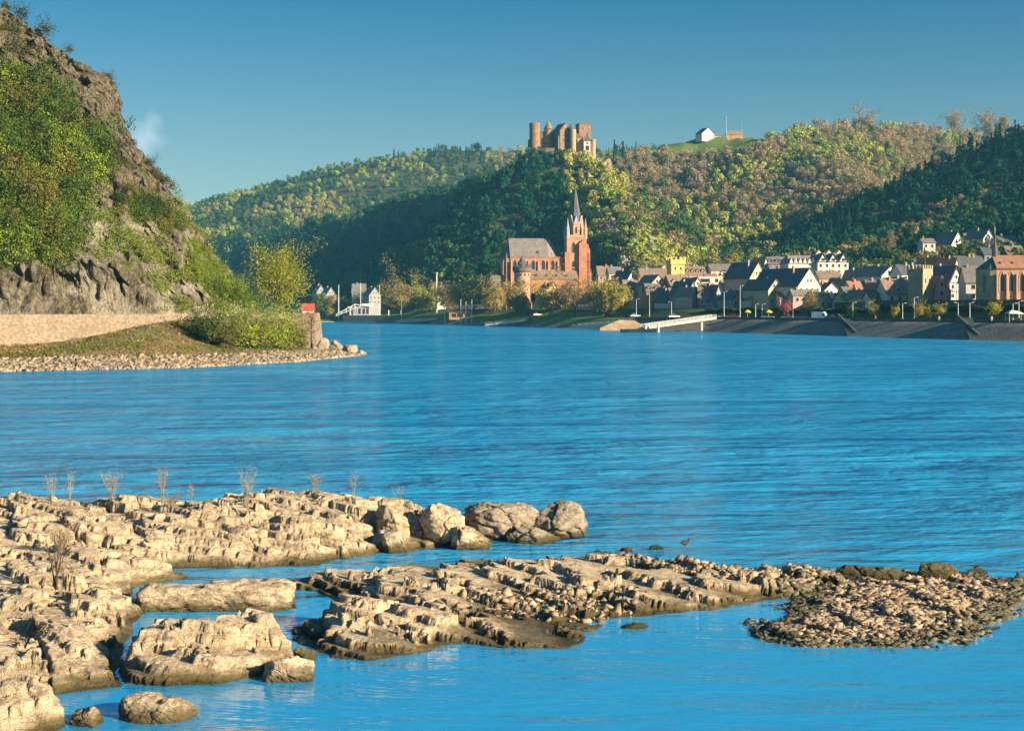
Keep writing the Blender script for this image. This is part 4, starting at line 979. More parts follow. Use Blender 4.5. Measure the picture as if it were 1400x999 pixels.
# ------------------------------------------------------------------ the town: houses
def house(px0, px1, Y, pE, pR, kind, D, rot, wall, roof, label, wins=True, chim=1, dormers=0, name='house', group=None, timber=False, base=None, hip=0.0):
    """px0..px1: the front face in the photo; pE, pR: rows of its eave and ridge. kind 'g' gable to the river, 'e' eave to the river"""
    for _ in range(60):                          # keep clear of the quay
        if px0 < 800 or -poly_sd(np.array([X_((px0 + px1) / 2, Y)]), np.array([float(Y)]), RIVER)[0] > 36: break
        Y += 3
    r = R(rot); W = (px1 - px0) * Y / FPX / math.cos(r); x = X_((px0 + px1) / 2, Y)
    ze, zr = Z_(pE, Y), Z_(pR, Y); zb = min(gz(x, Y), ze - 2.5) if base is None else base
    root = empty(name, (x, Y, zb), r); E, T = ze - zb, zr - zb; w = W / 2; ov = 0.35; th = 0.28
    b = MB()
    if kind == 'g': b.prism([(-w, -0.6), (w, -0.6), (w, E), (0, T), (-w, E)], 'y', 0, D)
    else: b.prism([(0, -0.6), (D, -0.6), (D, E), (D / 2, T), (0, E)], 'x', -w, w)
    b.build('wall', M[wall], root)
    rb = MB(); sl = (T - E) / (w if kind == 'g' else D / 2)
    if kind == 'g':
        for s in (-1, 1):
            lo = (s * (w + ov), E - ov * sl + 0.03)
            rb.prism([lo, (0, T + 0.03), (0, T + 0.03 + th), (lo[0], lo[1] + th)], 'y', -ov, D + ov)
    else:
        for s in (0, 1):
            y0 = -ov if s == 0 else D + ov
            lo = (y0, E - ov * sl + 0.03)
            rb.prism([lo, (D / 2, T + 0.03), (D / 2, T + 0.03 + th), (lo[0], lo[1] + th)], 'x', -w - ov, w + ov)
    ro = rb.build('roof', M[roof], root)
    rs_ = np.random.default_rng(int(px0 * 7 + pE * 13))
    for k in range(chim):
        if kind == 'g': cx0, cy0 = (rs_.random() - 0.5) * w * 0.7, D * (0.25 + 0.5 * rs_.random()); zc = T - abs(cx0) * sl
        else: cx0, cy0 = (rs_.random() - 0.5) * w * 1.5, D / 2 - 0.5; zc = T - 0.5 * sl
        c = MB(); c.box(cx0 - .35, cx0 + .35, cy0 - .3, cy0 + .3, zc - .6, T + 0.9); c.box(cx0 - .42, cx0 + .42, cy0 - .37, cy0 + .37, T + 0.9, T + 1.05)
        c.build('chimney', M['orange_brick' if rs_.random() < .5 else 'grey_wall'], ro)
    def win(xa, za, ww=0.95, wh=1.25, side=None):
        f = MB(); g_ = MB()
        if side is None:
            f.box(xa - ww / 2 - .1, xa + ww / 2 + .1, -0.07, 0.05, za - .1, za + wh + .1); g_.box(xa - ww / 2, xa + ww / 2, -0.10, 0.03, za, za + wh)
        else:
            f.box(w - .05, w + .07, xa - ww / 2 - .1, xa + ww / 2 + .1, za - .1, za + wh + .1); g_.box(w - .03, w + .10, xa - ww / 2, xa + ww / 2, za, za + wh)
        fo = f.build('window', M['frame'], root); g_.build('pane', M['glass'], fo)
    if wins:
        n = max(1, int(W / 2.6))
        for row in range(2):
            z = E - 2.0 - row * 2.8
            if z < 0.3: break
            for k in range(n): win(-w + W * (k + 0.5) / n, z)
        if kind == 'g' and T - E > 3.0:
            m = 2 if W > 7 else 1
            for k in range(m): win((k - (m - 1) / 2) * 1.7, E + (T - E) * 0.22, 0.85, 1.15)
        if E > 2.6:
            for k in range(max(1, int(D / 4))): win(D * (k + 0.5) / max(1, int(D / 4)), E - 2.0, side=1)
    for k in range(dormers):
        xa = -w + W * (k + 0.5) / dormers; dw = min(1.0, W / dormers * 0.32); y0 = D / 2 * 0.22; z0 = E + (T - E) * 0.22; dh = min(1.3, (T - E) * 0.5)
        d_ = MB(); d_.prism([(xa - dw, z0), (xa + dw, z0), (xa + dw, z0 + dh * .7), (xa, z0 + dh * 1.35), (xa - dw, z0 + dh * .7)], 'y', y0, D / 2 - 0.1)
        do = d_.build('dormer', M[wall], root)
        dr = MB()
        for s in (-1, 1): dr.prism([(xa + s * (dw + .2), z0 + dh * .62), (xa, z0 + dh * 1.38), (xa, z0 + dh * 1.38 + .2), (xa + s * (dw + .2), z0 + dh * .62 + .2)], 'y', y0 - .25, D / 2 - .1)
        dr.build('roof', M[roof], do); p_ = MB(); p_.box(xa - dw * .5, xa + dw * .5, y0 - .06, y0 + .05, z0 + .15, z0 + dh * .75); p_.build('pane', M['glass'], do)
    if timber:
        tb = MB()
        for k in range(5): xa = -w + .15 + (W - .3) * k / 4; tb.box(xa - .11, xa + .11, -.05, .03, 0.2, E)
        for z in (E - 0.12, E - 2.9): 
            if z > 0: tb.box(-w, w, -.06, .02, z - .12, z + .12)
        if kind == 'g':
            for s in (-1, 1): tb.prism([(s * w * .98, E), (s * w * .80, E), (0, T - (T - E) * .2), (0, T - .1)], 'y', -.055, .02)
        tb.build('timber_frame', M['timber'], root)
    return tag(root, label, 'house', group)

HOUSES = [
 # row along the church side
 (818, 834, 660, 376, 364, 'e', 9, 5, 'tan', 'tile_brown', 'brown roofed house just right of the church tower'),
 (838, 850, 585, 392, 383, 'g', 9, 30, 'white', 'slate', 'tiny white gable peeping out under the blue roofed white gable'),
 (857, 872, 610, 383, 370, 'g', 12, 30, 'white', 'slate', 'white gable with a dark blue slate roof, right of the church'),
 (876, 914, 640, 379, 367, 'e', 12, 4, 'tan', 'tile_brown', 'long brown roofed house left of the crenellated yellow tower'),
 (889, 913, 590, 389, 376, 'g', 14, 20, 'tan', 'slate', 'brown gable with slate roof in front of the long brown roof'),
 (884, 915, 545, 399, 388, 'e', 10, 4, 'orange_brick', 'slate_light', 'orange brick house with small dormers, near the landing ramp', True, 1, 3),
 (849, 868, 565, 408, 397, 'g', 16, 28, 'cream', 'slate', 'cream gabled house behind the last riverside trees'),
 (855, 882, 600, 395, 383, 'e', 10, 10, 'tan', 'tile_brown', 'brown tiled house between the white gable and the orange brick house', True, 2),
 (917, 944, 585, 391, 376, 'e', 12, 12, 'tan', 'tile_brown', 'brown tiled house at the foot of the crenellated yellow tower', True, 1, 2),
 (918, 946, 548, 405, 394, 'e', 9, 8, 'grey_wall', 'tile_brown', 'low brown roof in front of the yellow tower house'),
 (938, 966, 625, 376, 364, 'e', 12, 6, 'pink', 'tile_brown', 'pink house with a row of dormers right of the yellow tower', True, 1, 4),
 (928, 941, 522, 412, 397, 'g', 16, 32, 'white', 'slate', 'narrow white gable beside the landing ramp'),
 (940, 955, 528, 402, 385, 'g', 12, 30, 'grey_wall', 'slate', 'tall dark slate gable behind the narrow white gable'),
 (955, 975, 515, 408, 388, 'e', 9, -8, 'lavender', 'tile_brown', 'half timbered house with a steep brown roof near the ramp', True, 1, 2, 'house', None, True),
 (972, 1020, 680, 370, 361, 'e', 14, 3, 'cream', 'slate_light', 'long pale roofed hall behind the middle of the town', False, 0),
 (975, 990, 540, 410, 390, 'g', 10, 30, 'grey_wall', 'slate', 'dark slate gable right of the half timbered house'),
 (990, 1017, 560, 396, 383, 'e', 10, 8, 'grey_wall', 'tile_brown', 'brown roofed grey house in the middle of the town', True, 2, 1),
 (1000, 1022, 505, 409, 398, 'g', 10, 25, 'grey_wall', 'slate', 'low slate gabled house behind the yellow umbrellas'),
 (1023, 1050, 545, 380, 359, 'g', 14, 36, 'tan', 'slate', 'tall tan gable with steep slate roof in the middle of the town'),
 (1042, 1052, 600, 370, 352, 'g', 8, 30, 'cream', 'tile_brown', 'slim pointed cream gable above the tall tan gable'),
 (1050, 1118, 640, 361, 351, 'e', 14, -4, 'grey_wall', 'slate_light', 'long grey building with a zigzag dormer roof below the woods', True, 0, 7),
 (1049, 1072, 505, 396, 382, 'g', 14, 33, 'tan', 'slate', 'tan gable with a dark roof left of the big pale gable'),
 (1024, 1049, 478, 410, 396, 'g', 8, 22, 'cream', 'slate_light', 'broad cream gable end just above the quay hedge'),
 (1088, 1125, 510, 391, 367, 'g', 22, 38, 'cream', 'slate', 'biggest pale gable in town with a long slate roof'),
 (1084, 1120, 490, 404, 396, 'e', 6, 6, 'pink', 'slate_light', 'low pink house standing before the biggest gable', True, 1),
 (1120, 1152, 560, 381, 371, 'e', 10, 4, 'tan', 'tile_brown', 'brown roof right of the biggest gable', True, 1),
 (1126, 1148, 520, 397, 387, 'g', 10, 25, 'white', 'slate', 'small white gable below the brown roof'),
 (1140, 1160, 478, 412, 393, 'g', 12, -42, 'ochre', 'slate', 'house with a yellow lit gable slope beside the dark shed'),
 (1155, 1184, 474, 411, 399, 'e', 10, -4, 'grey_wall', 'slate', 'wide dark shed with a slate roof by the quay'),
 (1158, 1173, 540, 392, 380, 'g', 12, 30, 'tan', 'tile_brown', 'tan gable behind the dark shed'),
 (1165, 1187, 500, 398, 385, 'e', 9, 12, 'pink', 'tile_red', 'pink house with an orange roof behind the dark shed'),
 (1173, 1189, 560, 383, 369, 'g', 10, 30, 'lavender', 'slate', 'lavender slate hung gable left of the white gables'),
 (1188, 1206, 500, 397, 383, 'e', 9, 6, 'cream', 'slate', 'slate roofed cream house left of the dormered tan house', True, 1, 2),
 (1187, 1204, 540, 383, 370, 'g', 12, 28, 'cream', 'tile_brown', 'cream gable above the slate roofed cream house'),
 (1204, 1232, 520, 377, 364, 'g', 16, 20, 'white', 'slate', 'wide white gable in the row left of the gate tower'),
 (1190, 1212, 455, 409, 397, 'e', 8, 4, 'cream', 'slate', 'cream house with two small white dormers on the quay', True, 0, 2),
 (1213, 1248, 450, 402, 382, 'e', 11, 8, 'cream', 'tile_brown', 'tan roofed house with one big dormer, left of the gate tower', True, 1, 1),
 (1232, 1268, 500, 375, 362, 'e', 10, 10, 'white', 'slate', 'dark slate roof with white gable end behind the gate tower', True, 2),
 (1278, 1297, 436, 395, 378, 'g', 9, 15, 'pink', 'tile_red', 'pink house with an orange gable roof right of the gate tower'),
 (1296, 1319, 440, 386, 364, 'g', 12, 25, 'white', 'slate', 'white half timbered gable between the pink house and the blue white house', True, 1, 0, 'house', None, True),
 (1321, 1341, 425, 386, 364, 'e', 11, -6, 'white', 'slate', 'bluish white house with a steep slate roof beside the chapel', True, 1),
 (1312, 1350, 500, 366, 350, 'e', 12, 4, 'grey_wall', 'slate', 'big slate roof behind the blue white house', True, 2),
 (1277, 1302, 520, 372, 352, 'g', 12, 30, 'tan', 'tile_red', 'tan gable with an orange roof high behind the gate tower'),
 (1302, 1314, 500, 370, 353, 'g', 8, 35, 'pink', 'tile_red', 'narrow orange lit gable left of the big slate roof'),
 # second rows
 (866, 879, 560, 405, 394, 'g', 9, 38, 'cream', 'tile_brown', 'narrow cream gable left of the orange brick house'),
 (946, 958, 545, 404, 393, 'g', 9, 40, 'pink', 'slate_light', 'small pink gable behind the half timbered house'),
 (976, 990, 585, 395, 384, 'g', 9, 38, 'cream', 'tile_brown', 'cream gable under the long pale roofed hall'),
 (1012, 1028, 570, 394, 384, 'g', 9, 38, 'white', 'slate_light', 'white gable at the left foot of the tall tan gable'),
 (1034, 1050, 510, 398, 388, 'e', 8, 14, 'tan', 'tile_brown', 'tan house with a brown roof behind the broad cream gable end'),
 (1066, 1086, 480, 408, 399, 'e', 7, 12, 'cream', 'tile_brown', 'cream house with a brown roof above the pink blossoming tree'),
 (1120, 1138, 480, 410, 400, 'g', 8, 36, 'tan', 'tile_brown', 'tan gable above the white delivery van'),
 (1180, 1194, 470, 408, 397, 'g', 8, 36, 'white', 'tile_brown', 'white gable between the dark shed and the dormered cream house'),
 (1204, 1218, 480, 398, 387, 'g', 8, 36, 'ochre', 'tile_red', 'ochre gable behind the tan roofed house with one big dormer'),
 (833, 850, 640, 374, 365, 'e', 9, 6, 'cream', 'slate_light', 'pale roofed cream house at the foot of the spur right of the church'),
 (899, 917, 690, 371, 363, 'g', 10, 28, 'white', 'slate_light', 'white gable peeping over the long brown roof'),
 (946, 962, 570, 392, 380, 'g', 11, 26, 'cream', 'tile_brown', 'cream gable between the pink house and the flat roofed white building'),
 (966, 982, 600, 384, 375, 'e', 9, 4, 'tan', 'tile_brown', 'small tan house behind the flat roofed white building'),
 (1008, 1026, 620, 379, 369, 'e', 10, -4, 'tan', 'tile_brown', 'brown roofed tan house left of the tall tan gable'),
 (1054, 1076, 590, 379, 368, 'e', 10, 6, 'cream', 'tile_brown', 'brown roofed cream house below the zigzag dormer roof'),
 (1062, 1082, 545, 390, 378, 'g', 12, 30, 'white', 'slate_light', 'white gable left of the biggest gable in town'),
 (1112, 1128, 600, 377, 366, 'g', 11, 30, 'tan', 'tile_brown', 'tan gable rising behind the biggest gable'),
 (1148, 1166, 590, 382, 373, 'e', 9, 0, 'white', 'tile_brown', 'white house with a brown roof below the large white building'),
 (1176, 1192, 620, 370, 361, 'g', 10, 28, 'white', 'slate', 'white gable above the lavender gable'),
 (1196, 1216, 600, 372, 362, 'e', 10, 4, 'cream', 'tile_brown', 'brown roofed cream house above the wide white gable'),
 (1230, 1246, 470, 392, 380, 'g', 10, 30, 'white', 'slate_light', 'white gable squeezed left of the gate tower'),
 (1254, 1274, 560, 364, 355, 'e', 10, 0, 'cream', 'slate', 'cream house showing above the gate tower battlement'),
 (1338, 1350, 470, 384, 368, 'g', 12, 32, 'tan', 'tile_red', 'orange lit gable slope between the blue white house and the chapel'),
 (1300, 1322, 690, 320, 311, 'e', 9, 6, 'white', 'slate', 'white house on the shaded slope above the tall hillside gable'),
 (1346, 1366, 560, 348, 338, 'e', 10, 0, 'grey_wall', 'slate', 'dark roofed house directly behind the chapel spire'),
 (1378, 1400, 560, 347, 336, 'e', 10, -4, 'white', 'tile_brown', 'white house with a brown roof behind the chapel roof'),
 # white houses on the shaded slope
 (1262, 1279, 640, 332, 326, 'e', 9, 0, 'white', 'slate', 'leftmost white house on the shaded slope, standing alone'),
 (1287, 1302, 650, 327, 320, 'e', 9, -8, 'white', 'slate', 'boxy white house at the left of the hillside row'),
 (1299, 1320, 640, 334, 317, 'g', 12, 28, 'white', 'slate', 'white hillside house with a tall gable left of the long terrace'),
 (1321, 1344, 655, 328, 319, 'e', 9, -4, 'white', 'slate', 'long white balconied terrace in the hillside row', True, 1),
 (1343, 1360, 645, 326, 314, 'g', 12, 26, 'white', 'slate', 'white hillside gable immediately left of the chapel spire'),
 (1368, 1394, 625, 333, 322, 'e', 12, 5, 'white', 'slate', 'large white house with a dark roof right of the chapel spire'),
 (1376, 1394, 690, 322, 312, 'g', 12, 20, 'white', 'slate', 'topmost white gable on the shaded slope above the large white house'),
 # plateau
 (959, 977, 1225, 183, 175, 'g', 9, 30, 'white', 'slate', 'white farmhouse with a dark roof alone on the hilltop meadow'),
 (977, 988, 1230, 186, 182, 'e', 7, 0, 'white', 'slate_light', 'low white outbuilding beside the hilltop farmhouse', False, 0),
 (994, 1016, 1235, 184, 179, 'e', 8, 0, 'orange_brick', 'tile_brown', 'brown barn beside the hilltop mast', False, 0),
 # far left houses: walls greyed, the shade put into their colour
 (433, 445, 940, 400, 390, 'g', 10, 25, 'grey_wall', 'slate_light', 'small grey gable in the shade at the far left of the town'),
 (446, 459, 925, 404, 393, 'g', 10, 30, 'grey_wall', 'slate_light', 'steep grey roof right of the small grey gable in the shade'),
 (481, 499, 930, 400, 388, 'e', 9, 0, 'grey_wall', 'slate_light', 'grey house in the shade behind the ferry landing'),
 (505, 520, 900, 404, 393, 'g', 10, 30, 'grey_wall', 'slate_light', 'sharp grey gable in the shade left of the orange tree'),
 (598, 610, 800, 400, 389, 'g', 10, 25, 'cream', 'tile_brown', 'yellowish gable rising between the riverside trees'),
 (672, 688, 790, 388, 377, 'e', 9, 0, 'white', 'slate', 'bluish house half hidden left of the red church'),
 (740, 773, 665, 405, 387, 'g', 12, 20, 'ochre', 'slate', 'ochre gabled house in front of the red church'),
 (776, 790, 660, 402, 390, 'g', 10, 28, 'cream', 'slate', 'cream gable beside the ochre house below the church tower'),
 (413, 428, 560, 424, 416, 'e', 7, 5, 'white', 'redroof', 'white building with a bright red roof on the left bank', True, 0),
]
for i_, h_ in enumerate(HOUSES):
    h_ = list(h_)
    if h_[9] == 'slate' and i_ % 3 == 1 and 'dark' not in h_[10]: h_[9] = 'slate_light'       # lighter slate tone on some roofs
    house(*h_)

def big_hotel():
    Y = 590; r = R(8); root = empty('hotel', (X_(1118, Y), Y, gz(X_(1118, Y), Y)), r); zb = root.location.z
    k = Y / FPX; L = 14.0; z1 = Z_(358, Y) - zb; z2 = Z_(342, Y) - zb; W = 44 * k
    b = MB(); b.box(0, W, 0, L, -4, z1); b.box(-12, 0, 2, L - 1, -4, z1 - 0.6); b.build('wall', M['white'], root)
    rb = MB(); rb.hull8([(-.5, -.5, z1), (W + .5, -.5, z1), (W + .5, L + .5, z1), (-.5, L + .5, z1)], [(1, L * .4, z2 - .8), (W - 2, L * .4, z2 - .8), (W - 2, L * .6, z2 - .8), (1, L * .6, z2 - .8)])
    rb.hull8([(-12.4, 1.6, z1 - .6), (0, 1.6, z1 - .6), (0, L - .5, z1 - .6), (-12.4, L - .5, z1 - .6)], [(-11, L * .45, z2 - 2), (0, L * .45, z2 - 2), (0, L * .6, z2 - 2), (-11, L * .6, z2 - 2)]); rb.build('roof', M['slate_light'], root)
    for i in range(3):
        x = W * (i + .5) / 3; d = MB(); d.prism([(x - 1.9, z1 + .05), (x + 1.9, z1 + .05), (x, z1 + 3.4)], 'y', -.3, L * .4); do = d.build('dormer', M['white'], root)
        e = MB()
        for s in (-1, 1): e.prism([(x + s * 2.2, z1 - .2), (x, z1 + 3.5), (x, z1 + 3.8), (x + s * 2.2, z1 + .1)], 'y', -.7, L * .42)
        e.build('roof', M['slate'], do); p = MB(); p.box(x - .8, x + .8, -.36, -.1, z1 + .4, z1 + 1.5); p.build('pane', M['glass'], do)
        x2 = W * (i + .5) / 3; u = MB(); u.prism([(x2 - 2.0, z2 - 2.2), (x2 + 2.0, z2 - 2.2), (x2, z2 + .3)], 'y', L * .34, L * .62); u.build('roof_gable', M['tan'], root)
    for i in range(6):
        x = -11 + i * 2; d = MB(); d.prism([(x - .8, z1 - .5), (x + .8, z1 - .5), (x, z1 + 1.6)], 'y', 1.4, 5.5); d.build('dormer', M['white'], root)
    for row in range(2):
        for i in range(5):
            x = W * (i + .5) / 5; f = MB(); f.box(x - .65, x + .65, -.06, .05, z1 - 2.3 - row * 2.6, z1 - .8 - row * 2.6); fo = f.build('window', M['frame'], root)
            p = MB(); p.box(x - .5, x + .5, -.09, .02, z1 - 2.2 - row * 2.6, z1 - .9 - row * 2.6); p.build('pane', M['glass'], fo)
    tag(root, 'large white building with three big gabled dormers below the woods', 'hotel')
big_hotel()
def flat_house():
    Y = 575; root = empty('house', (X_(974, Y), Y, gz(X_(974, Y), Y)), R(4)); zt = Z_(379, Y) - root.location.z
    b = MB(); b.box(-5.7, 5.7, 0, 9, -1, zt); b.build('wall', M['white'], root); r = MB(); r.box(-5.9, 5.9, -.2, 9.2, zt, zt + .3); r.build('roof', M['concrete'], root)
    f = MB(); f.box(-5, -1, -.08, .05, zt - 2, zt - .6); f.build('window', M['glass'], root); f = MB(); f.box(1.2, 2.4, -.08, .05, zt - 2, zt - .6); f.build('window', M['glass'], root)
    tag(root, 'flat roofed white building among the brown roofs', 'house')
flat_house()

# ------------------------------------------------------------------ towers
def crenels(b, hw, z, n, hgt, th=0.5):
    for s in (-1, 1):
        for k in range(n):
            a = -hw + (2 * hw) * (k + 0.25) / (n - 0.5 + 0.0); w = hw / n * 1.0
            a = -hw + (2 * hw - w) * k / (n - 1)
            b.box(a, a + w, s * hw - (th if s > 0 else 0), s * hw + (th if s < 0 else 0), z, z + hgt)
            if 0 < k < n - 1: b.box(s * hw - (th if s > 0 else 0), s * hw + (th if s < 0 else 0), a, a + w, z, z + hgt)
def square_tower(px0, px1, Y, ptop, rot, wmat, label, wide=1.12, n=4):
    r = R(rot); W = (px1 - px0) * Y / FPX / (math.cos(r) + abs(math.sin(r))); x = X_((px0 + px1) / 2, Y); zb = gz(x, Y) - .5
    zt = Z_(ptop, Y) - zb; root = empty('tower', (x, Y + W * .7, zb), r); hw = W / 2; b = MB()
    b.box(-hw, hw, -hw, hw, -2, zt - 3.2); b.build('wall', M[wmat], root)
    c = MB(); c.box(-hw * wide, hw * wide, -hw * wide, hw * wide, zt - 3.2, zt - 1.2); c.build('gallery', M[wmat], root)
    c = MB(); crenels(c, hw * wide, zt - 1.2, n, 1.2); c.build('battlement', M[wmat], root)
    for row in range(2):
        for k in (-1, 1):
            p = MB(); p.box(k * hw * .42 - .3, k * hw * .42 + .3, -hw - .06, -hw + .05, zt - 5.6 - row * 4, zt - 4.3 - row * 4); p.build('window', M['glass'], root)
        p = MB(); p.box(hw - .05, hw + .06, -.3, .3, zt - 5.6 - row * 4, zt - 4.3 - row * 4); p.build('window', M['glass'], root)
    return tag(root, label, 'tower')
square_tower(914, 937, 600, 351, 12, 'ochre', 'yellow crenellated tower rising over the brown roofs')
square_tower(1246, 1279, 432, 362, 42, 'gate_stone', 'grey ochre crenellated town tower turned corner on to the river', 1.06, 5)

# ------------------------------------------------------------------ red church
def arch_win(root, x, y, z0, h, w, trim, side='y', n=7):
    """pointed window: a proud stone frame with dark glass"""
    def ogive(w_, h_, zb_):
        p = [(-w_ / 2, zb_), (w_ / 2, zb_), (w_ / 2, zb_ + h_ * .68), (w_ * .33, zb_ + h_ * .86), (0, zb_ + h_), (-w_ * .33, zb_ + h_ * .86), (-w_ / 2, zb_ + h_ * .68)]
        return p
    f = MB(); g_ = MB()
    if side == 'y':
        f.prism([(x + a, c) for a, c in ogive(w + .7, h + .5, z0 - .2)], 'y', y - .14, y + .1); fo = f.build('window', M[trim], root)
        g_.prism([(x + a, c) for a, c in ogive(w, h, z0)], 'y', y - .18, y + .05)
    else:
        f.prism([(x + a, c) for a, c in ogive(w + .7, h + .5, z0 - .2)], 'x', y - .1, y + .14); fo = f.build('window', M[trim], root)
        g_.prism([(x + a, c) for a, c in ogive(w, h, z0)], 'x', y - .05, y + .18)
    g_.build('pane', M['glass'], fo)
def church():
    Y = 720; k = Y / FPX; r = R(6)
    ox, zb = X_(735, Y), gz(X_(735, Y), Y) - 1
    root = empty('church', (ox, Y, zb), r)
    def lx(px): return (px - 735) * k / math.cos(r)
    def lz(py): return Z_(py, Y) - zb
    x0, x1 = lx(698), lx(776); ze, zr = lz(351), lz(326); D = 15.0
    b = MB(); b.box(x0, x1, 0, D, -2, ze); b.build('nave_wall', M['sandstone'], root)
    b = MB(); b.prism([(-.5, ze - .2), (D / 2, zr), (D + .5, ze - .2), (D + .5, ze + .2), (D / 2, zr + .4), (-.5, ze + .2)], 'x', x0 - .3, lx(750))
    b.add([(lx(750), -.5, ze - .2), (lx(750), D + .5, ze - .2), (lx(750), D / 2, zr + .4), (x1 + .2, -.5, ze - .2), (x1 + .2, D + .5, ze - .2), (x1 + .1, D / 2, ze + .4)], [[0, 2, 1], [0, 3, 5, 2], [1, 2, 5, 4], [3, 4, 5], [0, 1, 4, 3]])
    ro = b.build('roof', M['slate_light'], root)
    for row, py, n in ((0, 346, 7), (1, 333, 4)):
        for i in range(n):
            x = x0 + 2.2 + (x1 - x0 - 5 - row * 8) * i / (n - 1); z = lz(py); y = (z - ze) / (zr - ze) * D / 2 - .3
            d = MB(); big = (row == 0 and i == 3); s = 1.0 if big else .38
            d.prism([(x - s, z - s * .5), (x + s, z - s * .5), (x, z + s * 1.4)], 'y', y - .6 * s, y + 1.4 * s); d.build('dormer', M['slate'], ro)
    c = MB(); c.tube((x0 + .2, D / 2, zr), (x0 + .2, D / 2, zr + 2.6), .14); c.box(x0 - .5, x0 + .9, D / 2 - .1, D / 2 + .1, zr + 1.7, zr + 1.95); c.build('cross', M['iron'], ro)
    # choir at the left end: three sides of an octagon under a hipped roof
    a0 = lx(687); pl = [(x0, 0.5), (x0, D - .5), (x0 - 2.2, D - .5), (a0, D * .68), (a0, D * .32), (x0 - 2.2, 0.5)]
    b = MB(); b.prism(pl, 'z', -2, ze - .3); b.build('choir', M['sandstone'], root)
    b = MB(); V = [(q[0] - (.3 if q[0] < x0 else 0), q[1], ze - .3) for q in pl] + [(x0, D / 2, zr - 1)]; b.add(V, [[0, 1, 2, 3, 4, 5]] + [[i, (i + 1) % 6, 6] for i in range(6)]); b.build('choir_roof', M['slate'], root)
    for px in (704, 717, 729, 743, 756, 770): arch_win(root, lx(px), 0, lz(368.5), 5.0, 1.9, 'sandstone_pale')
    for px in (699, 711, 723, 736, 750, 763):
        b = MB(); b.box(lx(px) - .3, lx(px) + .3, -.9, .05, -2, lz(357)); b.build('buttress', M['sandstone_pale'], root)
    c = MB(); c.box(x0 - .1, x1, -.35, .1, ze - .55, ze - .15); c.build('cornice', M['sandstone_pale'], root)
    arch_win(root, a0 + 1.2 + .2, 2.0 - .65, lz(375), 8, 1.4, 'sandstone_pale')
    # aisle
    xa, xb = lx(724), lx(787); z1, z2 = lz(382), lz(371)
    b = MB(); b.box(xa, xb, -7, -1.0, -2, z1); b.build('aisle_wall', M['sandstone'], root)
    b = MB(); b.prism([(-7.5, z1), (-1.0, z2), (-.95, z2 + .35), (-7.5, z1 + .35)], 'x', xa - .3, xb + .3); ar = b.build('aisle_roof', M['tile_brown'], root)
    for i in range(4):
        x = xa + 3 + i * 5.2; d = MB(); d.prism([(x - .6, z1 + 1.6), (x + .6, z1 + 1.6), (x, z1 + 2.7)], 'y', -6, -3.2); d.build('dormer', M['slate'], ar)
    # tower
    t0, t1 = lx(775), lx(802); hw = (t1 - t0) / 2; tx = (t0 + t1) / 2; ty = 4.5; zg = lz(326)
    tw = empty('tower', (tx, ty, 0)); tw.parent = root
    b = MB(); b.box(-hw, hw, -hw, hw, -2, zg); b.build('shaft', M['sandstone_pale'], tw)
    for bx0, z in ((hw * .45, lz(329)), (hw, lz(348))):
        pass
    b = MB(); b.prism([(hw * .2, -2), (hw + 2.2, -2), (hw + 2.2, lz(372)), (hw + 1.6, lz(370)), (hw + 1.6, lz(341)), (hw * .7, lz(327)), (hw * .2, lz(333))], 'y', -hw - 1.8, -hw + .1); b.build('buttress', M['sandstone'], tw)
    b = MB(); b.prism([(-hw - 1.8, -2), (-hw + 2, -2), (-hw + 2, lz(333)), (-hw - .4, lz(340)), (-hw - 1.8, lz(346))], 'x', hw - .1, hw + 1.2); b.build('buttress', M['sandstone'], tw)
    b = MB(); b.box(-hw - 1.2, -hw + 1.2, -hw - 1.4, -hw + .1, -2, lz(345)); b.build('buttress', M['sandstone'], tw)
    for py in (326.5, 347, 366):
        c = MB(); c.box(-hw - .25, hw + .25, -hw - .25, hw + .25, lz(py) - .25, lz(py) + .25); c.build('cornice', M['sandstone_pale'], tw)
    arch_win(tw, -hw * .30, -hw, lz(347) + .6, 5.6, 1.7, 'sandstone_pale'); arch_win(tw, -hw * .30, -hw, lz(369), 4.8, 1.9, 'sandstone_pale')
    c = MB(); 
    for s in (-1, 1): c.box(-hw, hw, s * hw - .2, s * hw + .2, zg + .3, zg + 1.9); c.box(s * hw - .2, s * hw + .2, -hw, hw, zg + .3, zg + 1.9)
    c.build('parapet', M['sandstone_pale'], tw)
    for sx_ in (-1, 1):
        for sy_ in (-1, 1):
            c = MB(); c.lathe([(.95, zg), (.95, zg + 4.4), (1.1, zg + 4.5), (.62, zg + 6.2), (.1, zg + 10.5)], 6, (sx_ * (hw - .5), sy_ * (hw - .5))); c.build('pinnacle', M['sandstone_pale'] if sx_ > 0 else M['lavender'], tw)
    zo = lz(303); c = MB(); c.lathe([(hw * .80, zg), (hw * .78, zo), ], 8, rot=math.pi / 8); oc = c.build('octagon', M['sandstone_pale'], tw)
    for i in range(8):
        a = i * math.pi / 4; u = Vector((math.cos(a), math.sin(a), 0)); v = Vector((-u.y, u.x, 0)); ri = hw * .80 * math.cos(math.pi / 8)
        q = lambda s, z, o: tuple(u * (ri + o) + v * s + Vector((0, 0, z)))
        g_ = MB(); g_.add([q(-.45, zg + 2.6, .05), q(.45, zg + 2.6, .05), q(.45, zo - 3.2, .05), q(0, zo - 2.2, .05), q(-.45, zo - 3.2, .05), q(0, zg + 4, -.5)], [[0, 1, 2, 3, 4], [0, 5, 1], [1, 5, 2], [2, 5, 3], [3, 5, 4], [4, 5, 0]]); g_.build('window', M['glass'], oc)
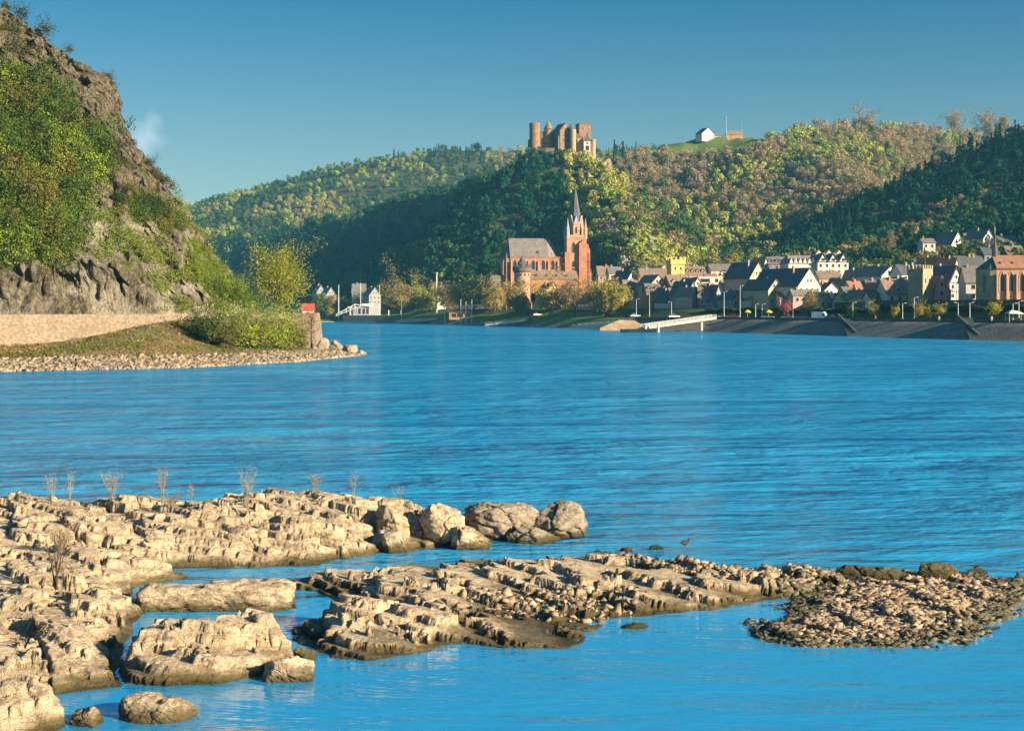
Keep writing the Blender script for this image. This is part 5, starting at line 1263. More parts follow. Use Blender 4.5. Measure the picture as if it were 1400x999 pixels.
        g_ = MB(); g_.add([q(-1.5, zo - 1.2, .1), q(1.5, zo - 1.2, .1), q(0, zo + 3.6, .0), q(-1.5, zo - 1.2, -1.0), q(1.5, zo - 1.2, -1.0), q(0, zo + 3.4, -1.6)], [[0, 1, 2], [3, 5, 4], [0, 2, 5, 3], [1, 4, 5, 2], [0, 3, 4, 1]]); g_.build('gable', M['sandstone_pale'] if i % 2 else M['lavender'], oc)
    zt = lz(250); c = MB(); c.lathe([(hw * .74, zo - .5), (hw * .50, zo + (zt - zo) * .28), (.16, zt - 1.2), (.05, zt)], 8, rot=math.pi / 8); sp = c.build('spire', M['slate'], tw)
    c = MB(); c.tube((0, 0, zt - .5), (0, 0, zt + 1.6), .07); c.build('finial', M['iron'], sp)
    tag(root, 'large red sandstone Gothic church with a grey roof and a tall spired tower', 'church')
church()
def round_tower():
    Y = 690; k = Y / FPX; x = X_(714, Y); zb = gz(x, Y) - 1; root = empty('tower', (x, Y, zb)); z = lambda p: Z_(p, Y) - zb
    b = MB(); b.lathe([(4.0, -2), (4.0, z(371))], 20); b.build('wall', M['sandstone_pale'], root)
    b = MB(); b.lathe([(4.05, z(373)), (4.7, z(370)), (4.7, z(366))], 20); b.build('gallery', M['castle_dark'], root)
    b = MB(); b.lathe([(5.0, z(366)), (2.6, z(361)), (1.5, z(358)), (1.2, z(354)), (.1, z(349.5))], 16); b.build('roof', M['slate'], root)
    for a in (-100, -70, -40):
        c = MB(); u = Vector((math.cos(R(a)), math.sin(R(a)), 0)); p = u * 3.9; c.tube(p + Vector((0, 0, z(377))), p + Vector((0, 0, z(374.5))), .45, n=6); c.build('window', M['glass'], root)
    for a in (-135, -90, -45, 0):
        c = MB(); u = Vector((math.cos(R(a)), math.sin(R(a)), 0)); p = u * 3.9 + Vector((0, 0, z(364.5))); c.lathe([(.7, p.z - .8), (.7, p.z + .4), (.05, p.z + 1.8)], 6, (p.x, p.y)); c.build('turret', M['slate'], root)
    tag(root, 'round stone tower with a dark turreted cap in front of the church', 'tower')
round_tower()

# ------------------------------------------------------------------ castle
def castle():
    Y = 1005; k = Y / FPX; ox = X_(770, Y); zb = 112.0; root = empty('castle', (ox, Y, zb))
    lx = lambda px: (px - 770) * k; lz = lambda py: Z_(py, Y) - zb
    # left round tower
    c = MB(); rr_ = 7 * k; cx0 = lx(731); c.lathe([(rr_ * 1.03, -4), (rr_, lz(172)), (rr_ * 1.05, lz(171.5)), (rr_ * 1.05, lz(168.3)), (rr_ * .86, lz(168.3)), (rr_ * .86, lz(170))], 24, (cx0, 2)); c.build('round_tower', M['castle'], root)
    c = MB(); rr_ = 5.6 * k; cx1 = lx(750); c.lathe([(rr_, -4), (rr_, lz(175.5))], 20, (cx1, 4)); tt_ = c.build('turret', M['castle'], root)
    c = MB(); c.lathe([(rr_ * 1.3, lz(176)), (rr_ * .8, lz(172)), (.1, lz(164.5))], 16, (cx1, 4)); c.build('roof', M['tile_brown'], tt_)
    d = MB(); d.box(cx1 - 1, cx1 + .6, 4 - rr_ * 1.1, 4 - .2, lz(175.5), lz(171.5)); d.build('dormer', M['castle_dark'], tt_)
    # curtain between them
    c = MB(); c.box(lx(722), lx(758), 3.2, 5, -4, lz(190)); c.box(lx(738), lx(745), 3, 5.2, lz(190), lz(179)); c.build('curtain_wall', M['castle_dark'], root)
    c = MB(); c.box(lx(722), lx(758), -3, -1.8, -8, lz(203)); c.build('lower_wall', M['castle_dark'], root)
    # main hall: gable to the river
    r = R(24); hall = empty('hall', (lx(773), -3, 0), r); hall.parent = root
    w = 8.3 * k; zE, zR = lz(180), lz(169.5); D = 13
    b = MB(); b.prism([(-w, -10), (w, -10), (w, zE), (0, zR), (-w, zE)], 'y', 0, D); b.build('wall', M['castle'], hall)
    b = MB()
    for s in (-1, 1): b.prism([(s * (w + .3), zE - .2), (0, zR + .1), (0, zR + .5), (s * (w + .3), zE + .2)], 'y', .5, D)
    b.build('roof', M['slate'], hall)
    for x, z in ((-1.6, lz(186)), (1.6, lz(186)), (-1.6, lz(193)), (1.4, lz(193)), (-.2, lz(178))):
        p = MB(); p.box(x - .45, x + .45, -.08, .05, z - .8, z + .8); p.build('window', M['glass'], hall)
    # oriel turret
    c = MB(); c.lathe([(2.2, -10), (2.2, lz(178.5))], 12, (lx(783), -4.5)); o_ = c.build('oriel', M['castle_pale'], root)
    c = MB(); c.lathe([(2.6, lz(178.5)), (1.2, lz(174)), (.08, lz(170.5))], 10, (lx(781), -3.5)); c.build('roof', M['slate'], o_)
    c = MB(); c.box(lx(778), lx(780), -1, 0.3, lz(178), lz(168.8)); c.build('chimney', M['castle_dark'], o_)
    # range between the hall and keep
    b = MB(); b.prism([(lx(784), -10), (lx(797), -10), (lx(797), lz(188)), (lx(784), lz(179))], 'y', -1.5, 5); b.build('range', M['castle_dark'], root)
    b = MB(); b.box(lx(789), lx(797), -4, -1.6, -8, lz(190)); b.build('bay', M['castle_pale'], root)
    # keep
    kp = empty('keep', (lx(798), 6, 0), R(14)); kp.parent = root; hw = 8.4 * k
    b = MB(); b.box(-hw, hw, -hw, hw, -8, lz(169.5)); b.build('wall', M['castle'], kp); b = MB(); b.box(-hw - .25, hw + .25, -hw - .25, -hw + .6, lz(169.5), lz(168.2)); b.box(-hw - .25, -hw + .6, -hw + .6, hw, lz(169.5), lz(168.2)); b.box(hw - .6, hw + .25, -hw + .6, hw, lz(169.5), lz(168.2)); b.build('battlement', M['castle_dark'], kp)
    for x, z in ((-1.5, lz(176)), (1.8, lz(183))):
        p = MB(); p.box(x - .3, x + .3, -hw - .06, -hw + .05, z - .8, z + .8); p.build('window', M['glass'], kp)
    # white gatehouse with a dark cap
    b = MB(); b.box(lx(797.5), lx(806.5), -7, -2.5, -8, lz(194)); gh = b.build('gatehouse', M['white'], root)
    b = MB(); b.hull8([(lx(796.8), -7.4, lz(194.5)), (lx(807.2), -7.4, lz(194.5)), (lx(807.2), -2.1, lz(194.5)), (lx(796.8), -2.1, lz(194.5))], [(lx(801), -5, lz(186)), (lx(803), -5, lz(186)), (lx(803), -4.5, lz(186)), (lx(801), -4.5, lz(186))]); b.build('roof', M['slate'], gh)
    p = MB(); p.box(lx(800), lx(804.5), -7.06, -6.9, lz(207), lz(201)); p.box(lx(801), lx(803.5), -7.06, -6.9, lz(198.6), lz(196.4)); p.build('window', M['glass'], gh)
    c = MB(); c.lathe([(1.7, -10), (1.7, lz(194)), (1.9, lz(193.5)), (1.9, lz(192))], 14, (lx(810.5), -4)); c.build('corner_turret', M['castle_pale'], root)
    b = MB(); b.box(lx(770), lx(808), -9.5, -8.4, -16, lz(210.5)); b.box(lx(772), lx(778), -9.7, -8.2, lz(210.5), lz(208)); b.build('front_wall', M['castle_pale'], root)
    tag(root, 'ruined hilltop castle with a round tower, gabled hall and square keep', 'castle')
    q = at(764, 214, 992); b = MB(); b.tube((0, 0, -4), (0, 0, 14.5), .22, .14); o = b.build('flagpole', M['pole']); o.location = q; tag(o, 'tall pale pole standing before the castle hall', 'pole')
    q = at(832, 236, 970); z0 = gz(q[0], q[1]); rt = empty('ruin_tower', (q[0], q[1], z0)); zz = Z_(216, 970) - z0
    b = MB(); b.prism([(-2.1, -2), (2.1, -2), (2.1, zz - 3), (1.2, zz - .6), (.2, zz), (-1.2, zz - 1.4), (-2.1, zz - 2.2)], 'y', 0, 4); b.build('wall', M['castle_pale'], rt)
    p = MB(); p.box(-1, -.2, -.06, .05, zz - 5.5, zz - 3.5); p.build('window', M['glass'], rt); tag(rt, 'small broken stone tower on the spur right of the castle', 'ruin')
castle()

# ------------------------------------------------------------------ chapel at the right edge
def chapel():
    Y = 405; r = R(-6); ox = X_(1362, Y); zb = 7.2; root = empty('chapel', (ox, Y, zb), r); k = Y / FPX
    lx = lambda px: (px - 1362) * k; lz = lambda py: Z_(py, Y) - zb
    W = 7.5; ze, zr = lz(367), lz(350); L = 18.0
    b = MB(); b.box(0, L, 0, W * 1.4, -1.5, ze); b.build('wall', M['sandstone_pale'], root)
    D = W * 1.4; b = MB(); b.prism([(-.4, ze - .1), (D / 2, zr), (D + .4, ze - .1), (D + .4, ze + .3), (D / 2, zr + .4), (-.4, ze + .3)], 'x', 0, L + .3); b.build('roof', M['tile_red'], root)
    a0 = lx(1342); pl = [(0, .05), (0, D - .05), (-1.4, D - .4), (a0, D * .66), (a0, D * .34), (-1.6, .4)]
    b = MB(); b.prism(pl, 'z', -1.5, ze - .1); b.build('apse', M['gate_stone'], root)
    b = MB(); V = [(q[0] - .25 * (q[0] < 0), q[1], ze - .1) for q in pl] + [(.0, D / 2, zr)]; b.add(V, [[0, 1, 2, 3, 4, 5]] + [[i, (i + 1) % 6, 6] for i in range(6)]); b.build('apse_roof', M['slate'], root)
    for x in (1.7, 4.2, 7.2, 10.2): arch_win(root, x, 0, ze - 6.6, 5.6, 1.1, 'stonetrim')
    for x in (.2, 2.95, 5.7, 8.7): 
        c = MB(); c.box(x - .22, x + .22, -.8, .04, -1.5, ze - 1.6); c.build('buttress', M['stonetrim'], root)
    for x in (1.5, 5, 9): 
        d = MB(); d.prism([(x - .4, ze + 1.2), (x + .4, ze + 1.2), (x, ze + 2)], 'y', 1.2, 3.2); d.build('dormer', M['slate'], root)
    # choir windows on the angled faces
    p, q = Vector((-1.6, .4, 0)), Vector((a0, D * .34, 0)); u = (q - p); m = p + u * .5; u.normalize(); nrm = Vector((-abs(u.y), -abs(u.x), 0)).normalized()
    g_ = MB(); 
    P4 = lambda s, z, o: tuple(m + u * s + nrm * o + Vector((0, 0, z)))
    g_.add([P4(-.5, ze - 6.6, .06), P4(.5, ze - 6.6, .06), P4(.5, ze - 2.2, .06), P4(0, ze - 1.2, .06), P4(-.5, ze - 2.2, .06), P4(0, ze - 4, -.6)], [[0, 1, 2, 3, 4], [0, 5, 1], [1, 5, 2], [2, 5, 3], [3, 5, 4], [4, 5, 0]]); g_.build('window', M['glass'], root)
    x = lx(1366); c = MB(); c.lathe([(.85, zr - .6), (.8, zr + 1.2), (1.0, zr + 1.3), (.45, zr + 3.6), (.12, lz(322)), (.05, lz(318))], 8, (x, D / 2)); sp = c.build('ridge_turret', M['slate'], root)
    c = MB(); c.tube((x, D / 2, lz(319)), (x, D / 2, lz(308)), .06); c.lathe([(.05, lz(313.5)), (.22, lz(312.5)), (.05, lz(311.5))], 8, (x, D / 2)); c.build('finial', M['pole'], sp)
    tag(root, 'pink stone chapel with pointed windows and a needle ridge turret, at the right edge', 'chapel')
chapel()

# ------------------------------------------------------------------ quay furniture, walls, hedges
def shore_pt(px, d):
    """point on the right bank d metres inland of the waterline, along the sight line px"""
    Ys_ = np.arange(330, 1200, 0.5); xs_ = X_(px, Ys_); dd = -poly_sd(xs_, Ys_, RIVER)
    i = np.nonzero((dd > d) & ((xs_ > -20) | (Ys_ > 600)))[0]; i = i[0] if len(i) else 0
    return float(xs_[i]), float(Ys_[i])
def run_along(px0, px1, d, n):
    return [shore_pt(px0 + (px1 - px0) * i / n, d) for i in range(n + 1)]
def low_wall(name, px0, px1, d, z0, z1, th, mat, label, cat='wall', n=10, top=None):
    P = run_along(px0, px1, d, n); root = empty(name, (P[0][0], P[0][1], 0)); b = MB(); c = MB(); o = Vector((P[0][0], P[0][1], 0))
    for (xa, ya), (xb, yb) in zip(P[:-1], P[1:]):
        t_ = Vector((xb - xa, yb - ya, 0)).normalized(); nn = Vector((-t_.y, t_.x, 0)) * th
        if nn.y < 0: nn = -nn
        pa, pb = Vector((xa, ya, 0)) - o, Vector((xb, yb, 0)) - o; e = t_ * 0.02
        f = lambda v, z: (v.x, v.y, z)
        b.hull8([f(pa, z0), f(pb, z0), f(pb + nn, z0), f(pa + nn, z0)], [f(pa, z1), f(pb, z1), f(pb + nn, z1), f(pa + nn, z1)])
        if top: c.hull8([f(pa - nn * .15, z1), f(pb - nn * .15, z1), f(pb + nn * 1.15, z1), f(pa + nn * 1.15, z1)], [f(pa - nn * .15, z1 + .3), f(pb - nn * .15, z1 + .3), f(pb + nn * 1.15, z1 + .3), f(pa + nn * 1.15, z1 + .3)])
    b.build('wall', M[mat], root)
    if top: c.build('coping', M[top], root)
    return tag(root, label, cat)
low_wall('town_wall', 1180, 1500, 36, 6, 10.6, 1.0, 'town_wall', 'long dark rubble town wall below the gate tower and the chapel', n=14)
low_wall('town_wall', 1068, 1178, 37, 6, 10.2, 1.0, 'town_wall', 'dark wall with a pale coping below the biggest gable', n=8, top='concrete')
low_wall('quay_wall', 965, 1500, 12, 2.5, 5.1, .7, 'town_wall', 'low dark quay wall running along the top of the sloping bank', n=22)
low_wall('quay_wall', 868, 960, 8, 1, 5.0, .8, 'town_wall', 'dark quay wall behind the landing ramp', n=6)
def hedge(px0, px1, d, h, n, seed, label):
    rng = np.random.default_rng(seed); P = run_along(px0, px1, d, 12); P = np.array(P); s = rng.random(n) * 11.999; i = s.astype(int); f = s - i
    xy = P[i] * (1 - f[:, None]) + P[i + 1] * f[:, None]; z = base_z(xy[:, 0], xy[:, 1])[0]
    C = np.column_stack([xy[:, 0] + rng.normal(size=n) * .4, xy[:, 1] + rng.normal(size=n) * .8, z + h * rng.random(n) * (0.8 + 0.3 * np.sin(xy[:, 0] * .9))])
    V, F = quads(C, np.column_stack([rng.normal(size=n) * .6, -0.6 + rng.normal(size=n) * .6, 0.7 + rng.random(n)]), .22 + .18 * rng.random(n), .8, rng)
    o = mk('hedge', V, F, M['leaf'], tint=np.repeat(np.array((.032, .06, .018)) * (0.6 + .8 * rng.random((n, 1))), 4, 0)); return tag(o, label, 'hedge')
hedge(965, 1080, 22, 1.7, 5000, 1, 'dark green hedge behind the umbrellas on the quay')
hedge(1080, 1200, 22, 1.7, 5000, 2, 'dark green hedge along the quay below the dark wall')
hedge(1200, 1410, 23, 1.9, 9000, 3, 'long dark green hedge along the quay below the gate tower')

def lamp(px, d, top, label, arm=1.0, group='lamp posts along the quay'):
    x, y = shore_pt(px, d); z = gz(x, y); h = max(3.5, Z_(top, y) - z); root = empty('street_lamp', (x, y, z), 0)
    b = MB(); b.tube((0, 0, 0), (0, 0, h), .11, .07); b.build('pole', M['pole'], root)
    b = MB(); b.tube((0, 0, h - .05), (arm * .9, 0, h + .12), .05); b.box(min(arm * .5, arm * 1.2), max(arm * .5, arm * 1.2), -.16, .16, h + .05, h + .25); b.build('lamp_head', M['galv'], root)
    return tag(root, label, 'street lamp', group)
for px, d, top, lab in ((870, 12, 409, 'thin lamp post at the head of the left jetty ramp'), (888, 14, 402, 'pale lamp post in front of the orange brick house'), (918, 15, 413, 'short lamp post above the middle of the landing ramp'),
                        (990, 14, 399, 'lamp post at the end of the landing ramp'), (1012, 13, 391, 'tall white lamp post left of the yellow umbrellas'), (1033, 14, 416, 'lamp post between the two yellow umbrellas'), (1042, 14, 416, 'lamp post just left of the second yellow umbrella'),
                        (1084, 14, 414, 'lamp post beside the pink blossoming tree'), (1166, 14, 414, 'lamp post behind the small yellow tree on the quay'), (1234, 16, 415, 'lamp post beside the yellow round tree below the dormered house'),
                        (1250, 17, 407, 'lamp post between the yellow and the orange trees below the gate tower'), (1310, 15, 414, 'lamp post right of the three small trees below the gate tower'), (1326, 16, 414, 'lamp post at the head of the stone stairs'),
                        (1385, 13, 415, 'lamp post beside the white canopy at the right edge'), (1393, 19, 412, 'lamp post behind the white canopy at the right edge')):
    lamp(px, d, top, lab, -1.0 if px in (918, 1310, 888) else 1.0)
def mast(px, Y, top, label, r_=.14, z=None, mat='pole'):
    x = X_(px, Y); z = gz(x, Y) if z is None else z; h = Z_(top, Y) - z; root = empty('mast', (x, Y, z)); b = MB(); b.tube((0, 0, -.3), (0, 0, h), r_, r_ * .6); b.build('pole', M[mat], root)
    b = MB(); b.lathe([(r_ * 1.2, h), (r_ * 1.6, h + r_), (r_ * .4, h + r_ * 2.5)], 8); b.build('cap', M['galv'], root); return tag(root, label, 'mast')
mast(463, 860, 391, 'tall pale mast rising behind the ferry landing', .3); mast(493, 880, 388, 'second pale mast behind the ferry landing', .25); mast(519, 870, 390, 'slim mast left of the orange tree', .2)
mast(597, 790, 375, 'thick white chimney mast between the riverside trees', .5)
for px, top, lab in ((608, 412, 'white post at the water left of the brick kiosk'), (630, 411, 'white post behind the brick kiosk'), (637, 414, 'shorter white post right of the brick kiosk'), (645, 411, 'white post standing before the large tree'), (549, 413, 'white post in front of the orange tree')):
    mast(px, {608: 715, 630: 700, 637: 698, 645: 695, 549: 790}[px], top, lab, .22)
mast(366, 252, 447, 'short white marker post among the bushes of the left bank', .13)
mast(993, 1228, 161, 'tall steel mast beside the hilltop farmhouse', .3, mat='galv'); mast(1014, 1230, 169, 'thin pole at the brown barn on the hilltop', .15, mat='galv')

def jetty(pa, pb, Ya, Yb, za, zb_, w, label, pontoon=False, mat='concrete'):
    a = Vector((X_(pa, Ya), Ya, za)); c = Vector((X_(pb, Yb), Yb, zb_)); root = empty('landing_ramp', a); d = c - a; t_ = Vector((d.x, d.y, 0)).normalized(); n_ = Vector((-t_.y, t_.x, 0)) * w / 2
    b = MB(); b.hull8([tuple(-n_ - Vector((0, 0, .5))), tuple(d - n_ - Vector((0, 0, .5))), tuple(d + n_ - Vector((0, 0, .5))), tuple(n_ - Vector((0, 0, .5)))], [tuple(-n_), tuple(d - n_), tuple(d + n_), tuple(n_)]); b.build('deck', M[mat], root)
    rl = MB()
    for s in (-1, 1):
        for i in range(9):
            p = d * (i / 8) + n_ * s * .96; rl.tube(p, p + Vector((0, 0, 1.05)), .05, n=4)
        rl.tube(n_ * s * .96 + Vector((0, 0, 1.05)), d + n_ * s * .96 + Vector((0, 0, 1.05)), .06, n=4); rl.tube(n_ * s * .96 + Vector((0, 0, .55)), d + n_ * s * .96 + Vector((0, 0, .55)), .05, n=4)
    rl.build('railing', M['pole'], root)
    sk = MB(); sk.hull8([tuple(-n_ * 1.04 - Vector((0, 0, .55))), tuple(d - n_ * 1.04 - Vector((0, 0, .55))), tuple(d - n_ * 1.02 - Vector((0, 0, .55))), tuple(-n_ * 1.02 - Vector((0, 0, .55)))], [tuple(-n_ * 1.04 + Vector((0, 0, .35))), tuple(d - n_ * 1.04 + Vector((0, 0, .35))), tuple(d - n_ * 1.02 + Vector((0, 0, .35))), tuple(-n_ * 1.02 + Vector((0, 0, .35)))]); sk.build('side_girder', M[mat], root)
    if pontoon:
        p = MB(); p.hull8([(-7, -3.5, -za - .8), (4, -3.5, -za - .8), (4, 4, -za - .8), (-7, 4, -za - .8)], [(-7.6, -4, -.6), (4.4, -4, -.6), (4.4, 4.4, -.6), (-7.6, 4.4, -.6)]); p.build('pontoon', M['hull'], root)
        p = MB(); p.tube((4.9, -3, -za - 2), (4.9, -3, 1.5), .4, n=10); p.build('pile', M['pole'], root)
        p = MB(); p.tube(tuple(d * .82 + Vector((0, 0, -4))), tuple(d * .82 + Vector((0, 0, -.5))), .5, n=8); p.build('support', M['concrete'], root)
    return tag(root, label, 'landing stage')
jetty(879, 976, 480, 492, 1.6, 4.9, 3.2, 'long pale landing ramp rising from a dark pontoon to the quay', True)
jetty(787, 866, 552, 528, 1.0, 3.0, 3.0, 'pale landing ramp with a stone abutment left of the long one')
jetty(664, 722, 640, 636, .7, 3.0, 3.0, 'short grey white gangway below the riverside trees')
jetty(545, 600, 770, 745, .8, 2.4, 3.0, 'white gangway of the landing stage at the far left')
b = MB(); x, y = shore_pt(868, 1.5); b.prism([(-9, -1), (9, -1), (9, .6), (4, 3.6), (-2, 3.9), (-9, 1.0)], 'y', -2, 4); o = b.build('abutment', M['castle_pale']); o.location = (x - 4, y, 0); tag(o, 'pale stone abutment between the two landing ramps', 'abutment')

def ferry_stage():
    Y = 850; root = empty('ferry_landing', (X_(500, Y), Y, 0)); k = Y / FPX; lx = lambda px: (px - 500) * k; lz = lambda py: Z_(py, Y)
    b = MB(); b.hull8([(lx(472), -4, -.6), (lx(560), -4, -.6), (lx(560), 6, -.6), (lx(472), 6, -.6)], [(lx(469), -4.5, lz(431)), (lx(562), -4.5, lz(431)), (lx(562), 6.5, lz(431)), (lx(469), 6.5, lz(431))]); b.build('hull', M['hull'], root)
    b = MB(); b.box(lx(478), lx(505), -2, 4, lz(431), lz(420)); b.build('cabin', M['lavender'], root)
    b = MB(); b.box(lx(495), lx(510), -2.6, 4.6, lz(418), lz(415)); b.box(lx(476), lx(506), -2.4, 4.4, lz(420), lz(419)); b.build('roof', M['white'], root)
    for px in (481, 486, 492, 498, 503): p = MB(); p.box(lx(px) - .7, lx(px) + .7, -2.08, -1.9, lz(429), lz(422)); p.build('window', M['glass'], root)
    t_ = MB(); t_.tube((lx(460), -3, lz(430)), (lx(486), -3, lz(416)), .25); t_.tube((lx(486), -3, lz(416)), (lx(512), -3, lz(420)), .25); t_.tube((lx(460), -3, lz(432)), (lx(486), -3, lz(421)), .2)
    for px, p0, p1 in ((468, 426, 429), (474, 423, 428), (480, 419.5, 430), (486, 416, 430)): t_.tube((lx(px), -3, lz(p0)), (lx(px), -3, lz(p1)), .2)
    t_.build('gangway', M['pole'], root)
    for px in (549, 532): t_ = MB(); t_.tube((lx(px), -3.5, lz(432)), (lx(px), -3.5, lz(424)), .35); t_.build('bollard', M['pole'], root)
    tag(root, 'white ferry landing stage on a dark pontoon beside the orange tree', 'landing stage')
ferry_stage()
def kiosk():
    x, y = shore_pt(630, 6); z = gz(x, y); root = empty('kiosk', (x, y, z)); b = MB(); b.box(-6, 6, 0, 5, -.5, 3.4); b.build('wall', M['orange_brick'], root); b = MB(); b.box(-6.4, 6.4, -.5, 5.4, 3.4, 3.8); b.build('roof', M['tile_brown'], root)
    for i in range(3): p = MB(); p.box(-4.5 + i * 3.4, -2.4 + i * 3.4, -.06, .05, .8, 2.6); p.build('window', M['glass'], root)
    tag(root, 'small brick kiosk at the water between white posts', 'kiosk')
kiosk()
def stairs(px, d0, d1, label):
    xa, ya = shore_pt(px, d0); xb, yb = shore_pt(px - 9, d1); za, zb_ = .1, 5.3; root = empty('stairs', (xa, ya, 0)); n = 16; b = MB()
    for i in range(n):
        f = i / n; b.box((xb - xa) * f - 1.3, (xb - xa) * f + 1.3, (yb - ya) * f - .1, (yb - ya) * f + .9, -1, za + (zb_ - za) * (i + 1) / n + .35)
    b.build('step', M['hull'], root); w = MB()
    w.prism([(-.1, -1), (yb - ya, 3), (yb - ya, zb_ + 1.2), (-.1, 1.2)], 'x', 1.35, 1.8); w.build('side_wall', M['town_wall'], root); return tag(root, label, 'stairs')
stairs(1164, 1, 12.5, 'dark stone stairs down the sloping bank below the dark shed'); stairs(1332, 1, 12.5, 'dark stone stairs down the sloping bank near the right edge')

def car(kind, paint, x, y, rz, label, group='cars parked on the quay'):
    L, W = (4.3, 1.75) if kind == 'car' else (5.4, 2.0); H = 1.45 if kind == 'car' else 2.45; z = gz(x, y)
    root = empty('car' if kind == 'car' else 'van', (x, y, z), rz); w = W / 2; b = MB()
    if kind == 'car': prof = [(-L / 2, .3), (L / 2, .3), (L / 2 + .03, .62), (L / 2 - .15, .78), (L * .2, .9), (-L / 2 + .1, .92), (-L / 2, .6)]
    else: prof = [(-L / 2, .35), (L / 2, .35), (L / 2, .9), (L / 2 - .7, 1.15), (L / 2 - 1.5, H), (-L / 2, H)]
    b.prism(prof, 'y', -w, w); body = b.build('body', M[paint], root)
    if kind == 'car':
        c = MB(); c.hull8([(-L * .42, -w * .92, .9), (L * .24, -w * .92, .88), (L * .24, w * .92, .88), (-L * .42, w * .92, .9)], [(-L * .30, -w * .72, H), (L * .04, -w * .72, H), (L * .04, w * .72, H), (-L * .30, w * .72, H)]); c.build('window', M['glass'], root)
        c = MB(); c.box(-L * .30, L * .04, -w * .73, w * .73, H, H + .04); c.build('roof', M[paint], root)
    else:
        c = MB(); c.box(L / 2 - 1.9, L / 2 - 1.1, -w - .02, w + .02, 1.25, 1.9); c.build('window', M['glass'], root)
    for sx_ in (-1, 1):
        for sy_ in (-1, 1):
            c = MB(); yy_ = sy_ * (w - .1); c.tube((sx_ * L * .31, yy_ - .1, .32), (sx_ * L * .31, yy_ + .1, .32), .32, n=10); c.build('wheel', M['tyre'], root)
    return tag(root, label, kind, group)
for px, d, kd, pt, rz, lab in ((868, 16, 'car', 'car_silver', 20, 'silver car parked behind the last riverside trees'), (921, 15, 'car', 'car_white', 15, 'white car parked above the landing ramp'), (990, 15, 'car', 'car_silver', -20, 'silver car parked left of the red car'),
                               (1003, 15, 'car', 'car_red', -25, 'red car parked near the first yellow umbrella'), (1050, 15, 'car', 'car_white', -25, 'white car under the second yellow umbrella'), (1077, 15, 'car', 'car_silver', -30, 'silver car parked below the pink blossoming tree'),
                               (1098, 15, 'car', 'car_silver', -30, 'silver car parked left of the white van'), (1122, 15, 'van', 'car_white', -30, 'white delivery van on the quay'), (1137, 16, 'car', 'car_blue', -30, 'blue car parked right of the white van'),
                               (1152, 16, 'car', 'car_dark', -30, 'dark car parked at the small yellow tree'), (735, 17, 'car', 'car_white', 5, 'white car parked below the ochre gabled house'), (720, 18, 'car', 'car_dark', 5, 'dark car parked left of the white car below the ochre house'),
                               (831, 16, 'car', 'car_red', 10, 'red car parked among the riverside trees'), (755, 18, 'car', 'car_silver', 5, 'silver car parked by the yellow sign')):
    x, y = shore_pt(px, d); car(kd, pt, x, y, R(rz), lab)
def umbrella(px, label):
    x, y = shore_pt(px, 13.5); z = gz(x, y); root = empty('umbrella', (x, y, z)); b = MB(); b.tube((0, 0, 0), (0, 0, 3.0), .05); b.build('pole', M['pole'], root)
    b = MB(); b.lathe([(1.25, 2.2), (1.2, 2.45), (.7, 2.85), (.06, 3.15)], 8); b.build('canopy', M['yellow'], root); b = MB(); b.box(-.35, .35, -.35, .35, 0, .12); b.build('base', M['concrete'], root); tag(root, label, 'umbrella')
umbrella(1022, 'yellow umbrella beside the red car'); umbrella(1051, 'yellow umbrella over the white car')
def canopy(px, label):
    x, y = shore_pt(px, 13); z = gz(x, y); root = empty('canopy', (x, y, z)); b = MB()
    b.hull8([(-2.2, -1.6, 2.3), (2.2, -1.6, 2.1), (2.2, 1.6, 2.1), (-2.2, 1.6, 2.3)], [(-1.2, -.6, 3.2), (.8, -.6, 2.9), (.8, .6, 2.9), (-1.2, .6, 3.2)]); b.build('cloth', M['white'], root)
    for sx_ in (-2, 2):
        for sy_ in (-1.4, 1.4): b = MB(); b.tube((sx_, sy_, 0), (sx_, sy_, 2.3), .05); b.build('leg', M['pole'], root)
    tag(root, label, 'canopy')
canopy(1388, 'white canopy on thin legs at the right edge of the quay')
def sign(px, top, label):
    x, y = shore_pt(px, 14); z = gz(x, y); h = Z_(top, y) - z; root = empty('sign', (x, y, z)); b = MB(); b.tube((-.6, 0, 0), (-.6, 0, h), .07); b.tube((.6, 0, 0), (.6, 0, h), .07); b.build('post', M['galv'], root)
    b = MB(); b.box(-1.1, 1.1, -.12, -.06, h - 2.6, h); b.build('panel', M['sign_yellow'], root); tag(root, label, 'sign')
sign(770, 416, 'orange yellow sign board standing before the big bare tree')
